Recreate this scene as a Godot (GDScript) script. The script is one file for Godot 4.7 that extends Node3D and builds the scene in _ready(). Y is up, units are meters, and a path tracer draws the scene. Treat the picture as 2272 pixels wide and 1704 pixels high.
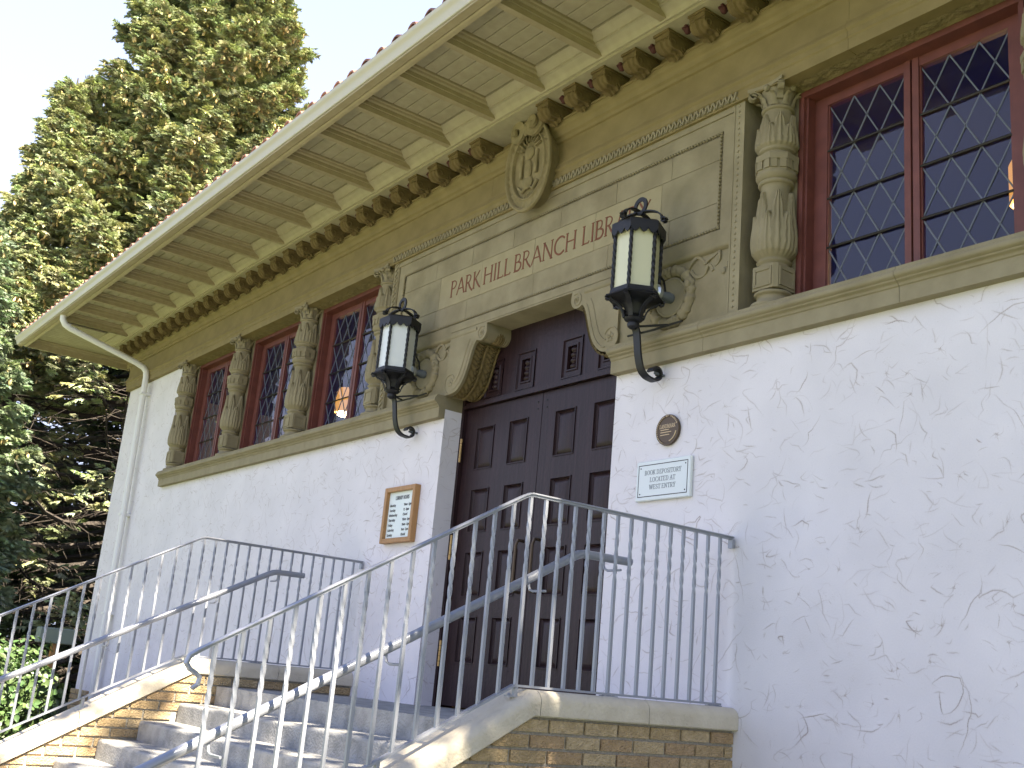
extends Node3D

# ---------------------------------------------------------------- mesh builder
class MB:
	var t := PackedVector3Array()          # triangle soup, counter-clockwise seen from outside
	func tri(a: Vector3, b: Vector3, c: Vector3) -> void:
		t.append(a); t.append(b); t.append(c)
	func quad(a: Vector3, b: Vector3, c: Vector3, d: Vector3) -> void:
		tri(a, b, c); tri(a, c, d)
	func obox(x: Transform3D, s: Vector3) -> void:
		var h := s * 0.5
		var p: Array[Vector3] = []
		for i in 8:
			p.append(x * Vector3(h.x if i & 1 else -h.x, h.y if i & 2 else -h.y, h.z if i & 4 else -h.z))
		quad(p[4], p[5], p[7], p[6]); quad(p[1], p[0], p[2], p[3])
		quad(p[5], p[1], p[3], p[7]); quad(p[0], p[4], p[6], p[2])
		quad(p[6], p[7], p[3], p[2]); quad(p[0], p[1], p[5], p[4])
	func box(a: Vector3, b: Vector3) -> void:
		obox(Transform3D(Basis(), (a + b) * 0.5), (b - a).abs())
	func cbox(a: Vector3, b: Vector3, c: float) -> void:   # chamfered box
		var m := (a + b) * 0.5
		var h := (b - a).abs() * 0.5
		var ax: Array[Vector3] = [Vector3(1, 0, 0), Vector3(0, 1, 0), Vector3(0, 0, 1)]
		for k in 3:
			var u: Vector3 = ax[(k + 1) % 3]
			var w: Vector3 = ax[(k + 2) % 3]
			var hu: float = h[(k + 1) % 3]
			var hw: float = h[(k + 2) % 3]
			for s in [-1.0, 1.0]:
				var o: Vector3 = m + ax[k] * (h[k] * s)
				var q0: Vector3 = o - u * (hu - c) - w * (hw - c)
				var q1: Vector3 = o + u * (hu - c) - w * (hw - c)
				var q2: Vector3 = o + u * (hu - c) + w * (hw - c)
				var q3: Vector3 = o - u * (hu - c) + w * (hw - c)
				if s > 0: quad(q0, q1, q2, q3)
				else: quad(q3, q2, q1, q0)
			for su in [-1.0, 1.0]:
				for sw in [-1.0, 1.0]:
					var e0: Vector3 = m + u * (hu * su) + w * ((hw - c) * sw)
					var e1: Vector3 = m + u * ((hu - c) * su) + w * (hw * sw)
					var d: Vector3 = ax[k] * (h[k] - c)
					_face(e0 - d, e0 + d, e1 + d, e1 - d, u * su + w * sw)
		for i in 8:
			var s := Vector3(1.0 if i & 1 else -1.0, 1.0 if i & 2 else -1.0, 1.0 if i & 4 else -1.0)
			var c0 := m + Vector3(h.x * s.x, (h.y - c) * s.y, (h.z - c) * s.z)
			var c1 := m + Vector3((h.x - c) * s.x, h.y * s.y, (h.z - c) * s.z)
			var c2 := m + Vector3((h.x - c) * s.x, (h.y - c) * s.y, h.z * s.z)
			if (c1 - c0).cross(c2 - c0).dot(s) > 0: tri(c0, c1, c2)
			else: tri(c0, c2, c1)
	func _face(a: Vector3, b: Vector3, c: Vector3, d: Vector3, n: Vector3) -> void:
		if (b - a).cross(c - a).dot(n) > 0: quad(a, b, c, d)
		else: quad(d, c, b, a)
	# polygon (any winding) in a plane given by origin, u, w axes, extruded from d0 to d1 along u x w
	func prism(poly: PackedVector2Array, o: Vector3, u: Vector3, w: Vector3, d0: float, d1: float) -> void:
		var p := poly
		var area := 0.0
		for i in p.size():
			var q := p[(i + 1) % p.size()]
			area += p[i].x * q.y - q.x * p[i].y
		if area < 0:
			p = p.duplicate(); p.reverse()
		var n := u.cross(w)
		var ix := Geometry2D.triangulate_polygon(p)
		for i in range(0, ix.size(), 3):
			var a := o + u * p[ix[i]].x + w * p[ix[i]].y
			var b := o + u * p[ix[i + 1]].x + w * p[ix[i + 1]].y
			var c := o + u * p[ix[i + 2]].x + w * p[ix[i + 2]].y
			if (b - a).cross(c - a).dot(n) < 0:
				var z := b; b = c; c = z
			tri(a + n * d1, b + n * d1, c + n * d1)
			tri(a + n * d0, c + n * d0, b + n * d0)
		for i in p.size():
			var a := o + u * p[i].x + w * p[i].y
			var q := p[(i + 1) % p.size()]
			var b := o + u * q.x + w * q.y
			quad(a + n * d0, b + n * d0, b + n * d1, a + n * d1)
	# rows of points joined into a surface; closed: each row is a loop. Rows run so that (next in row) x (next row) points outward
	func grid(rows: Array, closed: bool, flip := false) -> void:
		for r in rows.size() - 1:
			var a: PackedVector3Array = rows[r]
			var b: PackedVector3Array = rows[r + 1]
			var k := a.size() if closed else a.size() - 1
			for i in k:
				var j := (i + 1) % a.size()
				if flip: quad(b[i], b[j], a[j], a[i])
				else: quad(a[i], a[j], b[j], b[i])
	func fan(loop: PackedVector3Array, flip := false) -> void:
		for i in range(1, loop.size() - 1):
			if flip: tri(loop[0], loop[i + 1], loop[i])
			else: tri(loop[0], loop[i], loop[i + 1])
	# (radius, y) profile from bottom to top round a vertical axis
	func lathe(o: Vector3, prof: Array, seg := 24, caps := true) -> void:
		var rows := []
		for q in prof:
			var row := PackedVector3Array()
			for i in seg:
				var a := TAU * i / seg
				row.append(o + Vector3(q.x * cos(a), q.y, -q.x * sin(a)))
			rows.append(row)
		grid(rows, true)
		if caps:
			fan(rows[0], true); fan(rows[-1])
	# a profile loop (in local x, y) swept along a path
	func sweep(path: PackedVector3Array, prof: PackedVector2Array, up := Vector3.UP, twist := 0.0, caps := true, scale_end := 1.0) -> void:
		var rows := []
		var n := path.size()
		for i in n:
			var d := (path[mini(i + 1, n - 1)] - path[maxi(i - 1, 0)]).normalized()
			var s := d.cross(up).normalized()
			if s.length() < 0.1: s = d.cross(Vector3.RIGHT).normalized()
			var v := s.cross(d).normalized()
			var a := twist * i / maxf(1.0, n - 1)
			var k := lerpf(1.0, scale_end, i / maxf(1.0, n - 1))
			# mitre
			if i > 0 and i < n - 1:
				pass
			var row := PackedVector3Array()
			for q in prof:
				var r := q.rotated(a) * k
				row.append(path[i] + s * r.x + v * r.y)
			rows.append(row)
		grid(rows, true, true)
		if caps:
			fan(rows[0]); fan(rows[-1], true)
	func tube(path: PackedVector3Array, r: float, seg := 8, up := Vector3.UP, scale_end := 1.0) -> void:
		var prof := PackedVector2Array()
		for i in seg:
			prof.append(Vector2(cos(TAU * i / seg), sin(TAU * i / seg)) * r)
		sweep(path, prof, up, 0.0, true, scale_end)
	func ball(o: Vector3, r: Vector3, seg := 10, rings := 6) -> void:
		var rows := []
		for j in rings + 1:
			var row := PackedVector3Array()
			var b := -PI / 2 + PI * j / rings
			for i in seg:
				var a := TAU * i / seg
				row.append(o + Vector3(cos(a) * cos(b), sin(b), -sin(a) * cos(b)) * r)
			rows.append(row)
		grid(rows, true)
	func add(other: MB, x: Transform3D) -> void:
		for p in other.t: t.append(x * p)
	func mesh(crease := 38.0) -> ArrayMesh:
		var n := PackedVector3Array(); n.resize(t.size())
		var out := PackedVector3Array(); out.resize(t.size())
		var fn := PackedVector3Array()
		var at := {}
		for i in range(0, t.size(), 3):
			var f := (t[i + 1] - t[i]).cross(t[i + 2] - t[i])
			fn.append(f)
			for k in 3:
				var key := (t[i + k] * 4000.0).round()
				if at.has(key): at[key].append(i / 3)
				else: at[key] = PackedInt32Array([i / 3])
		var lim := cos(deg_to_rad(crease))
		for i in range(0, t.size(), 3):
			var me := fn[i / 3]
			var mn := me.normalized()
			for k in 3:
				var s := Vector3.ZERO
				for j in at[(t[i + k] * 4000.0).round()]:
					if fn[j].normalized().dot(mn) >= lim: s += fn[j]
				var w: int = i if k == 0 else (i + 3 - k)     # swap to Godot's clockwise order
				out[w] = t[i + k]
				n[w] = s.normalized() if s.length_squared() > 0 else Vector3.UP
		var arr := []; arr.resize(Mesh.ARRAY_MAX)
		arr[Mesh.ARRAY_VERTEX] = out; arr[Mesh.ARRAY_NORMAL] = n
		var m := ArrayMesh.new()
		if out.size(): m.add_surface_from_arrays(Mesh.PRIMITIVE_TRIANGLES, arr)
		return m

# ---------------------------------------------------------------- scene helpers
var M := {}
var counts := {}
var rng := RandomNumberGenerator.new()

func numbered(parent: Node, called: String) -> String:
	var key := str(parent.get_instance_id()) + called
	var k: int = counts.get(key, 0)
	counts[key] = k + 1
	return called if k == 0 else "%s_%03d" % [called, k]

func part(parent: Node, called: String, shape, m: Material, at := Transform3D()) -> MeshInstance3D:
	var o := MeshInstance3D.new()
	o.name = numbered(parent, called)
	o.mesh = shape.mesh() if shape is MB else shape
	o.material_override = m
	o.transform = at
	parent.add_child(o)
	return o

func thing(called: String, label: String, category: String, at := Vector3.ZERO, turn := 0.0, group := "") -> Node3D:
	var o := Node3D.new()
	o.name = numbered(self, called)
	add_child(o)
	o.position = at; o.rotation.y = turn
	o.set_meta("label", label); o.set_meta("category", category)
	if group: o.set_meta("group", group)
	return o

func node(parent: Node, called: String, at := Vector3.ZERO) -> Node3D:
	var o := Node3D.new()
	o.name = numbered(parent, called); o.position = at
	parent.add_child(o)
	return o

func copy(src: Node3D, parent: Node, called: String, at: Vector3) -> Node3D:
	var c: Node3D = src.duplicate()
	c.name = numbered(parent, called)
	parent.add_child(c); c.position = at
	return c

func V2(list: Array) -> PackedVector2Array:
	var p := PackedVector2Array()
	for i in range(0, list.size(), 2): p.append(Vector2(list[i], list[i + 1]))
	return p
func V3(list: Array) -> PackedVector3Array:
	var p := PackedVector3Array()
	for i in range(0, list.size(), 3): p.append(Vector3(list[i], list[i + 1], list[i + 2]))
	return p
func ext_x(b: MB, prof: Array, x0: float, x1: float) -> void:    # prof: z, y pairs
	b.prism(V2(prof), Vector3.ZERO, Vector3(0, 0, 1), Vector3(0, 1, 0), -x1, -x0)   # u x w = -x
func slab(x0: float, y0: float, z0: float, x1: float, y1: float, z1: float) -> MB:
	var b := MB.new(); b.box(Vector3(x0, y0, z0), Vector3(x1, y1, z1)); return b
func smooth(pts: Array, per := 6) -> PackedVector2Array:          # Catmull-Rom through x, y pairs
	var p := V2(pts)
	var out := PackedVector2Array()
	for i in p.size() - 1:
		for k in per:
			out.append(p[i].cubic_interpolate(p[i + 1], p[maxi(i - 1, 0)], p[mini(i + 2, p.size() - 1)], float(k) / per))
	out.append(p[-1])
	return out

func lin(r: float, g: float, b: float) -> Color:                   # a linear (real-world) base colour as sRGB
	return Color(r, g, b).linear_to_srgb()

func noise_tex(freq: float, size: int, lo: Color, hi: Color, seed_: int, octaves := 4, mid = null) -> NoiseTexture2D:
	var n := FastNoiseLite.new()
	n.noise_type = FastNoiseLite.TYPE_SIMPLEX_SMOOTH
	n.seed = seed_; n.frequency = freq; n.fractal_octaves = octaves
	var g := Gradient.new()
	g.set_color(0, lo); g.set_color(1, hi)
	if mid != null: g.add_point(0.5, mid)
	var t := NoiseTexture2D.new()
	t.width = size; t.height = size; t.seamless = true; t.noise = n; t.color_ramp = g
	return t
func bump_tex(freq: float, size: int, seed_: int, strength: float, octaves := 4, kind := FastNoiseLite.TYPE_SIMPLEX_SMOOTH) -> NoiseTexture2D:
	var n := FastNoiseLite.new()
	n.noise_type = kind
	n.seed = seed_; n.frequency = freq; n.fractal_octaves = octaves
	var t := NoiseTexture2D.new()
	t.width = size; t.height = size; t.seamless = true; t.noise = n; t.as_normal_map = true; t.bump_strength = strength
	return t

func mat(col: Color, rough: float, metal := 0.0) -> StandardMaterial3D:
	var m := StandardMaterial3D.new()
	m.albedo_color = col; m.roughness = rough; m.metallic = metal
	return m
func tri_mat(tex: Texture2D, normal: Texture2D, per_metre: float, rough: float, nscale := 1.0, tint := Color.WHITE) -> StandardMaterial3D:
	var m := StandardMaterial3D.new()
	m.albedo_color = tint; m.roughness = rough
	m.albedo_texture = tex
	m.uv1_triplanar = true; m.uv1_world_triplanar = true
	m.uv1_scale = Vector3.ONE * per_metre
	if normal:
		m.normal_enabled = true; m.normal_texture = normal; m.normal_scale = nscale
	return m

# stucco: white wash over trowelled plaster, short torn trowel edges with dirt in them
func stucco_textures() -> Array:
	var N := 2048
	var dirt := PackedFloat32Array(); dirt.resize(N * N)
	var high := PackedFloat32Array(); high.resize(N * N)
	var r := RandomNumberGenerator.new(); r.seed = 77
	for s in 1900:
		var p := Vector2(r.randf() * N, r.randf() * N)
		var a := r.randf() * TAU
		if r.randf() < 0.6: a = r.randfn(0.1, 0.4) + (PI if r.randf() < 0.5 else 0.0)
		var length := int(r.randf_range(12, 75) * (2.2 if r.randf() < 0.12 else 1.0))
		var bend := r.randfn(0.0, 0.012)
		var deep := r.randf_range(0.1, 0.6) * (1.6 if r.randf() < 0.2 else 1.0)
		var wide := r.randf_range(0.4, 0.95)
		var side := 1.0 if r.randf() < 0.5 else -1.0
		for k in length:
			a += bend + r.randfn(0.0, 0.06)
			if r.randf() < 0.03: a += r.randfn(0.0, 0.9)
			p += Vector2(cos(a), sin(a)) * 1.35
			var f := sin(PI * (k + 0.5) / length)
			var w := wide * (0.5 + 0.7 * f) * r.randf_range(0.7, 1.25)
			var nx := -sin(a) * side
			var ny := cos(a) * side
			for oy in range(-9, 10):
				for ox in range(-9, 10):
					var d: float = ox * nx + oy * ny
					var l: float = absf(ox * ny - oy * nx)
					if l > 1.1 or d < -5.5: continue
					var i := posmod(int(p.y) + oy, N) * N + posmod(int(p.x) + ox, N)
					var c := (exp(-d * d / (w * w)) + 0.28 * exp(-d * d / (w * w * 9.0))) * deep * f
					if c > dirt[i]: dirt[i] = c
					if d > 0.0:                 # the plaster stands proud on one side of the torn edge and dies away
						var hgt := f * deep * maxf(0.0, 1.0 - d / 9.0) * 1.5
						if hgt > high[i]: high[i] = hgt
	for s in 90:                                 # dark knots where the trowel dragged a pebble, with hair cracks
		var p := Vector2(r.randf() * N, r.randf() * N)
		var big := r.randf_range(1.6, 3.6)
		for k in 40:
			var q := p + Vector2(r.randfn(0, 1), r.randfn(0, 0.8)) * big
			dirt[posmod(int(q.y), N) * N + posmod(int(q.x), N)] = r.randf_range(0.45, 0.95)
		for arm in r.randi_range(3, 5):
			var a := r.randf() * TAU
			var q := p
			var n := r.randi_range(14, 46)
			for k in n:
				a += r.randfn(0, 0.16)
				q += Vector2(cos(a), sin(a))
				var i := posmod(int(q.y), N) * N + posmod(int(q.x), N)
				dirt[i] = maxf(dirt[i], 0.7 * (1.0 - float(k) / n))
	for s in 2600:                               # specks
		var i := posmod(int(r.randf() * N), N) * N + posmod(int(r.randf() * N), N)
		var a := r.randf_range(0.12, 0.5)
		dirt[i] = maxf(dirt[i], a)
		if r.randf() < 0.6: dirt[(i + 1) % (N * N)] = a
		if r.randf() < 0.5: dirt[(i + N) % (N * N)] = a * 0.8
	for s in 260:                                # little spattered stains
		var p := Vector2(r.randf() * N, r.randf() * N)
		var big := r.randf_range(2.0, 8.0)
		for k in int(big * 6):
			var q := p + Vector2(r.randfn(0, 1), r.randfn(0, 0.8)) * big
			var i := posmod(int(q.y), N) * N + posmod(int(q.x), N)
			dirt[i] = maxf(dirt[i], r.randf_range(0.1, 0.5))
	var fine := FastNoiseLite.new(); fine.seed = 5; fine.frequency = 0.012; fine.fractal_octaves = 4
	var soft := fine.get_seamless_image(512, 512)
	var grain := FastNoiseLite.new(); grain.seed = 9; grain.frequency = 0.16; grain.fractal_octaves = 2
	var gimg := grain.get_seamless_image(1024, 1024)
	var sb := soft.get_data()
	var gb := gimg.get_data()
	var col := PackedByteArray(); col.resize(N * N * 3)
	var hb := PackedByteArray(); hb.resize(N * N)
	for y in N:
		for x in N:
			var i := y * N + x
			var s := sb[(y >> 2) * 512 + (x >> 2)] / 255.0 - 0.5
			var g := gb[(y & 1023) * 1024 + (x & 1023)] / 255.0 - 0.5
			var d := clampf(dirt[i] * 0.56, 0.0, 0.8)
			var v := 0.955 + s * 0.05 + g * 0.02
			col[i * 3] = int(255.0 * clampf(v * (1.0 - d * 0.46), 0, 1))
			col[i * 3 + 1] = int(255.0 * clampf(v * 0.985 * (1.0 - d * 0.54), 0, 1))
			col[i * 3 + 2] = int(255.0 * clampf(v * 0.985 * (1.0 - d * 0.6), 0, 1))
			hb[i] = int(clampf(110.0 + s * 60.0 + g * 16.0 + high[i] * 48.0 - dirt[i] * 40.0, 0, 255))
	var ci := Image.create_from_data(N, N, false, Image.FORMAT_RGB8, col)
	var hi := Image.create_from_data(N, N, false, Image.FORMAT_L8, hb)
	hi.convert(Image.FORMAT_RGBA8)
	hi.bump_map_to_normal_map(4.0)
	return [ImageTexture.create_from_image(ci), ImageTexture.create_from_image(hi)]

func wood_texture(dark: Color, light: Color, seed_: int) -> ImageTexture:   # grain runs along v
	var n := FastNoiseLite.new(); n.seed = seed_; n.frequency = 0.03; n.fractal_octaves = 4
	var img := Image.create(512, 512, false, Image.FORMAT_RGB8)
	for y in 512:
		for x in 512:
			var a := x / 512.0 * TAU
			var v := n.get_noise_3d(cos(a) * 160.0, sin(a) * 160.0, sin(y / 512.0 * TAU) * 9.0) * 0.7 + 0.5
			var w := n.get_noise_3d(cos(a) * 700.0, sin(a) * 700.0, cos(y / 512.0 * TAU) * 16.0) * 0.5
			img.set_pixel(x, y, dark.lerp(light, clampf(v + w, 0, 1)))
	return ImageTexture.create_from_image(img)

func materials() -> void:
	var st := stucco_textures()
	M.stucco = tri_mat(st[0], st[1], 0.29, 0.92, 1.0, lin(0.755, 0.745, 0.765))
	var stone_n := bump_tex(0.03, 512, 21, 3.0, 5)
	var stone_t := noise_tex(0.006, 512, lin(0.21, 0.176, 0.102), lin(0.295, 0.254, 0.156), 31, 5)
	M.stone = tri_mat(stone_t, stone_n, 1.1, 0.9, 0.35)
	M.stone_pale = tri_mat(noise_tex(0.008, 512, lin(0.28, 0.238, 0.135), lin(0.335, 0.288, 0.172), 33, 4), stone_n, 1.1, 0.9, 0.25)
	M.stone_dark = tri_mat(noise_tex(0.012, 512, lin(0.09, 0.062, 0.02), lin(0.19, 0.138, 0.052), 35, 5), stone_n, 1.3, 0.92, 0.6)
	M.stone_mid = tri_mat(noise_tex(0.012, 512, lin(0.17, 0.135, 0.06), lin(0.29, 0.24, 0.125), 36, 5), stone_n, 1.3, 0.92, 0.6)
	M.trim = tri_mat(noise_tex(0.008, 512, lin(0.185, 0.14, 0.052), lin(0.24, 0.186, 0.075), 37, 4), stone_n, 1.0, 0.75, 0.12)
	M.trim_rough = tri_mat(noise_tex(0.01, 512, lin(0.17, 0.135, 0.055), lin(0.27, 0.215, 0.095), 38, 5), bump_tex(0.012, 512, 24, 10.0, 4), 1.4, 0.85, 1.0)
	M.soffit = tri_mat(noise_tex(0.02, 512, lin(0.325, 0.285, 0.18), lin(0.4, 0.355, 0.23), 41, 4), null, 0.9, 0.7)
	M.rafter = tri_mat(noise_tex(0.02, 512, lin(0.3, 0.245, 0.14), lin(0.37, 0.31, 0.185), 42, 4), null, 0.9, 0.65)
	M.gutter = mat(lin(0.46, 0.43, 0.33), 0.45)
	M.pipe = mat(lin(0.72, 0.71, 0.68), 0.45)
	M.rosette = mat(lin(0.07, 0.018, 0.014), 0.8)
	var brick_n := bump_tex(0.05, 512, 55, 9.0, 4)
	M.brick = []
	for c in [[0.42, 0.315, 0.175], [0.39, 0.285, 0.155], [0.44, 0.34, 0.2], [0.37, 0.26, 0.145]]:
		M.brick.append(tri_mat(noise_tex(0.03, 256, lin(c[0] * 0.8, c[1] * 0.78, c[2] * 0.72), lin(c[0] * 1.15, c[1] * 1.15, c[2] * 1.2), 60 + M.brick.size(), 4), brick_n, 2.2, 0.92, 1.0))
	M.mortar = tri_mat(noise_tex(0.05, 256, lin(0.3, 0.275, 0.225), lin(0.4, 0.37, 0.31), 66, 3), brick_n, 3.0, 0.95, 0.8)
	M.concrete = tri_mat(noise_tex(0.01, 512, lin(0.2, 0.2, 0.19), lin(0.37, 0.365, 0.345), 71, 6, lin(0.3, 0.295, 0.28)), bump_tex(0.08, 512, 72, 5.0, 4), 1.2, 0.92, 0.7)
	M.cap = tri_mat(noise_tex(0.01, 512, lin(0.46, 0.405, 0.31), lin(0.6, 0.545, 0.435), 74, 5), bump_tex(0.09, 512, 75, 3.0, 4), 1.1, 0.9, 0.5)
	M.door = tri_mat(wood_texture(lin(0.014, 0.0062, 0.0065), lin(0.034, 0.016, 0.018), 3), null, 1.6, 0.42, 1.0)
	M.door.metallic_specular = 0.38
	M.door.normal_enabled = true; M.door.normal_texture = bump_tex(0.05, 256, 78, 1.5, 3); M.door.normal_scale = 0.25
	M.brass = mat(lin(0.45, 0.3, 0.12), 0.35, 0.8)
	M.iron = mat(lin(0.012, 0.012, 0.014), 0.5, 0.2)
	M.lamp_glass = mat(lin(0.58, 0.565, 0.38), 0.35)
	M.lamp_glass_white = mat(lin(0.66, 0.69, 0.67), 0.35)
	M.red = tri_mat(noise_tex(0.02, 256, lin(0.11, 0.032, 0.024), lin(0.16, 0.048, 0.035), 81, 4), null, 1.5, 0.55)
	M.glass = mat(Color(0.05, 0.1, 0.36, 0.28), 0.02)  # reflected sky blue is painted into the pane colour
	M.glass.transparency = BaseMaterial3D.TRANSPARENCY_ALPHA
	M.glass.metallic_specular = 0.5
	M.lead = mat(lin(0.12, 0.135, 0.15), 0.65, 0.0)
	M.bar = mat(lin(0.015, 0.013, 0.012), 0.5, 0.2)
	M.rail = mat(lin(0.27, 0.285, 0.325), 0.32, 0.2)
	M.ink = mat(lin(0.035, 0.035, 0.04), 0.8)
	M.letter = mat(lin(0.17, 0.062, 0.035), 0.9)
	M.bronze = mat(lin(0.1, 0.07, 0.045), 0.45, 0.5)
	M.bronze_pale = mat(lin(0.62, 0.47, 0.27), 0.35, 0.6)  # paler bronze for the raised work
	M.sign = mat(lin(0.66, 0.7, 0.7), 0.4)
	M.paper = mat(lin(0.7, 0.76, 0.74), 0.6)
	M.grey_ink = mat(lin(0.2, 0.22, 0.24), 0.7)
	M.oak = tri_mat(wood_texture(lin(0.3, 0.15, 0.05), lin(0.42, 0.23, 0.085), 8), null, 3.0, 0.5)
	M.tile = tri_mat(noise_tex(0.04, 256, lin(0.14, 0.06, 0.042), lin(0.26, 0.125, 0.09), 84, 4), brick_n, 2.0, 0.85, 0.5)
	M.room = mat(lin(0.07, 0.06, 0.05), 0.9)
	M.bark = tri_mat(noise_tex(0.05, 256, lin(0.018, 0.014, 0.011), lin(0.07, 0.056, 0.044), 88, 4), brick_n, 2.0, 0.95, 1.0)
	M.needle = mat(Color.WHITE, 0.6)
	M.needle.vertex_color_use_as_albedo = true
	M.needle.backlight_enabled = true; M.needle.backlight = lin(0.08, 0.1, 0.04)
	M.cone = mat(Color.WHITE, 0.7)
	M.cone.vertex_color_use_as_albedo = true
	M.leaf = mat(Color.WHITE, 0.45)
	M.leaf.vertex_color_use_as_albedo = true
	M.leaf.backlight_enabled = true; M.leaf.backlight = lin(0.1, 0.15, 0.03)
	M.lawn = tri_mat(noise_tex(0.02, 512, lin(0.04, 0.055, 0.018), lin(0.085, 0.105, 0.032), 90, 5), null, 0.5, 0.95)
	M.soil = tri_mat(noise_tex(0.03, 256, lin(0.05, 0.038, 0.026), lin(0.12, 0.09, 0.06), 92, 4), null, 0.8, 0.95)
	M.utility = mat(lin(0.2, 0.24, 0.2), 0.6)

const GROUND := -1.2
const RAFTER := 0.578
const COLS := [-5.83, -4.27, -2.7, -1.16, 3.06, 4.6, 6.17, 7.73]
const WINS := [3.81, 5.385, -1.91, -3.485, -5.05]

func _ready() -> void:
	rng.seed = 4242
	camera_sky_sun()
	materials()
	ground()
	var lib := thing("library_building", "cream and white stucco library with carved stone entrance, deep wooden eaves and red window frames", "building")
	walls(lib)
	entablature(lib)
	corbels(lib)
	eaves(lib)
	roof(lib)
	sills(lib)
	columns(lib)
	windows(lib)
	portal(lib)
	door(lib)
	downspout(lib)
	steps()
	cheeks()
	railings()
	lanterns()
	signs()
	pendants()
	spruces()
	shrubs()
	shade_tree()

# ---------------------------------------------------------------- camera, sky, sun
func camera_sky_sun() -> void:
	var cam := Camera3D.new()
	cam.name = "camera"
	var yaw := deg_to_rad(54.2857)
	var pit := deg_to_rad(15.2549)
	var rol := deg_to_rad(5.2495)
	var fw := Vector3(-sin(yaw) * cos(pit), sin(pit), -cos(yaw) * cos(pit))
	var r := fw.cross(Vector3.UP).normalized()
	var u := r.cross(fw)
	var r2 := r * cos(rol) + u * sin(rol)
	var u2 := -r * sin(rol) + u * cos(rol)
	cam.transform = Transform3D(Basis(r2, u2, -fw), Vector3(6.7557, 0.1665, 4.269))
	cam.fov = 38.502
	cam.near = 0.05; cam.far = 900.0
	add_child(cam)
	cam.current = true
	var env := Environment.new()
	env.background_mode = Environment.BG_SKY
	var sm := ProceduralSkyMaterial.new()
	sm.sky_top_color = lin(0.017, 0.044, 0.14)
	sm.sky_horizon_color = lin(0.172, 0.19, 0.25)
	sm.sky_curve = 0.95
	sm.ground_bottom_color = lin(0.03, 0.03, 0.02)
	sm.ground_horizon_color = lin(0.08, 0.085, 0.09)
	sm.sun_angle_max = 12.0
	var sky := Sky.new(); sky.sky_material = sm
	env.sky = sky
	env.background_energy_multiplier = 1.0
	env.tonemap_mode = Environment.TONE_MAPPER_LINEAR
	env.tonemap_exposure = 8.0
	env.sdfgi_enabled = true; env.ssao_enabled = true; env.ssil_enabled = true
	var we := WorldEnvironment.new(); we.name = "world_environment"; we.environment = env
	add_child(we)
	var sun := DirectionalLight3D.new()
	sun.name = "sun"
	sun.light_color = Color(1.0, 0.95, 0.86)
	sun.light_energy = 1.6
	sun.light_angular_distance = 0.5
	sun.shadow_enabled = true
	var to := Vector3(1.0, 1.13, 0.05).normalized()
	sun.transform = Transform3D(Basis.looking_at(-to, Vector3(0, 0, 1)), to * 30.0)
	add_child(sun)

# ---------------------------------------------------------------- the ground
func structure(called: String, b: MB, m: Material) -> void:
	var o := part(self, called, b, m)
	o.set_meta("kind", "structure")
	o.set_meta("label", called.replace("_", " ") + " in front of the library")

func ground() -> void:
	structure("lawn", slab(-400, GROUND - 0.3, -400, 400, GROUND, 400), M.lawn)
	structure("concrete_walk", slab(-1.3, GROUND - 0.1, 3.1, 3.1, GROUND + 0.006, 40), M.concrete)
	structure("planting_bed", slab(-9.5, GROUND - 0.1, 0.04, -1.25, GROUND + 0.012, 2.2), M.soil)

# ---------------------------------------------------------------- building shell
func walls(lib: Node3D) -> void:
	var b := MB.new()
	b.box(Vector3(-7.9, GROUND, -0.3), Vector3(0, 2.1, 0))                 # left of the door, below the sill
	b.box(Vector3(-7.9, 2.1, -0.3), Vector3(-5.98, 3.52, 0))               # plain corner bay
	b.box(Vector3(1.9, GROUND, -0.3), Vector3(9.6, 2.1, 0))
	b.box(Vector3(7.9, 2.1, -0.3), Vector3(9.6, 3.52, 0))
	b.box(Vector3(-7.9, GROUND, -9.0), Vector3(-7.6, 3.52, -0.3))          # side and back walls
	b.box(Vector3(9.3, GROUND, -9.0), Vector3(9.6, 3.52, -0.3))
	b.box(Vector3(-7.6, GROUND, -9.0), Vector3(9.3, 3.52, -8.7))
	part(lib, "stucco_wall", b, M.stucco)
	for x in COLS:                                                         # piers behind the columns
		part(lib, "window_pier", slab(x - 0.13, 2.1, -0.3, x + 0.11, 3.52, -0.125), M.stone)
	for q in [[-5.98, -0.97], [2.86, 7.9]]:                                # rough plastered lintel over the windows
		part(lib, "window_lintel", slab(q[0], 3.503, -0.3, q[1], 3.755, -0.022), M.trim_rough)
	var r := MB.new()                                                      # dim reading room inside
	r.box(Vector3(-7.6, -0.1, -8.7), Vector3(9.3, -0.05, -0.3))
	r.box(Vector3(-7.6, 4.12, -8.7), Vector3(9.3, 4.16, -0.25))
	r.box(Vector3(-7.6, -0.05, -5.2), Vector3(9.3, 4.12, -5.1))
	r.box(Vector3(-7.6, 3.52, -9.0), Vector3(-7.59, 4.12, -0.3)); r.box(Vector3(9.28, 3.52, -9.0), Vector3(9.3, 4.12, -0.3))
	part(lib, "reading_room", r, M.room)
	var pl := node(lib, "brick_plinth")
	part(pl, "mortar", slab(-7.93, GROUND, -0.4, -7.28, -0.36, 0.03), M.mortar)
	for row in 13:
		for k in 4:
			var x0: float = -7.94 + k * 0.21 - (0.105 if row % 2 else 0.0)
			var x1: float = minf(x0 + 0.198, -7.27)
			x0 = maxf(x0, -7.94)
			if x1 - x0 < 0.03: continue
			var y1: float = -0.355 - row * 0.0645
			var bb := MB.new(); bb.cbox(Vector3(x0, y1 - 0.054, -0.05), Vector3(x1, y1, 0.045), 0.005)
			part(pl, "brick", bb, M.brick[(row * 3 + k) % 4])

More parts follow.
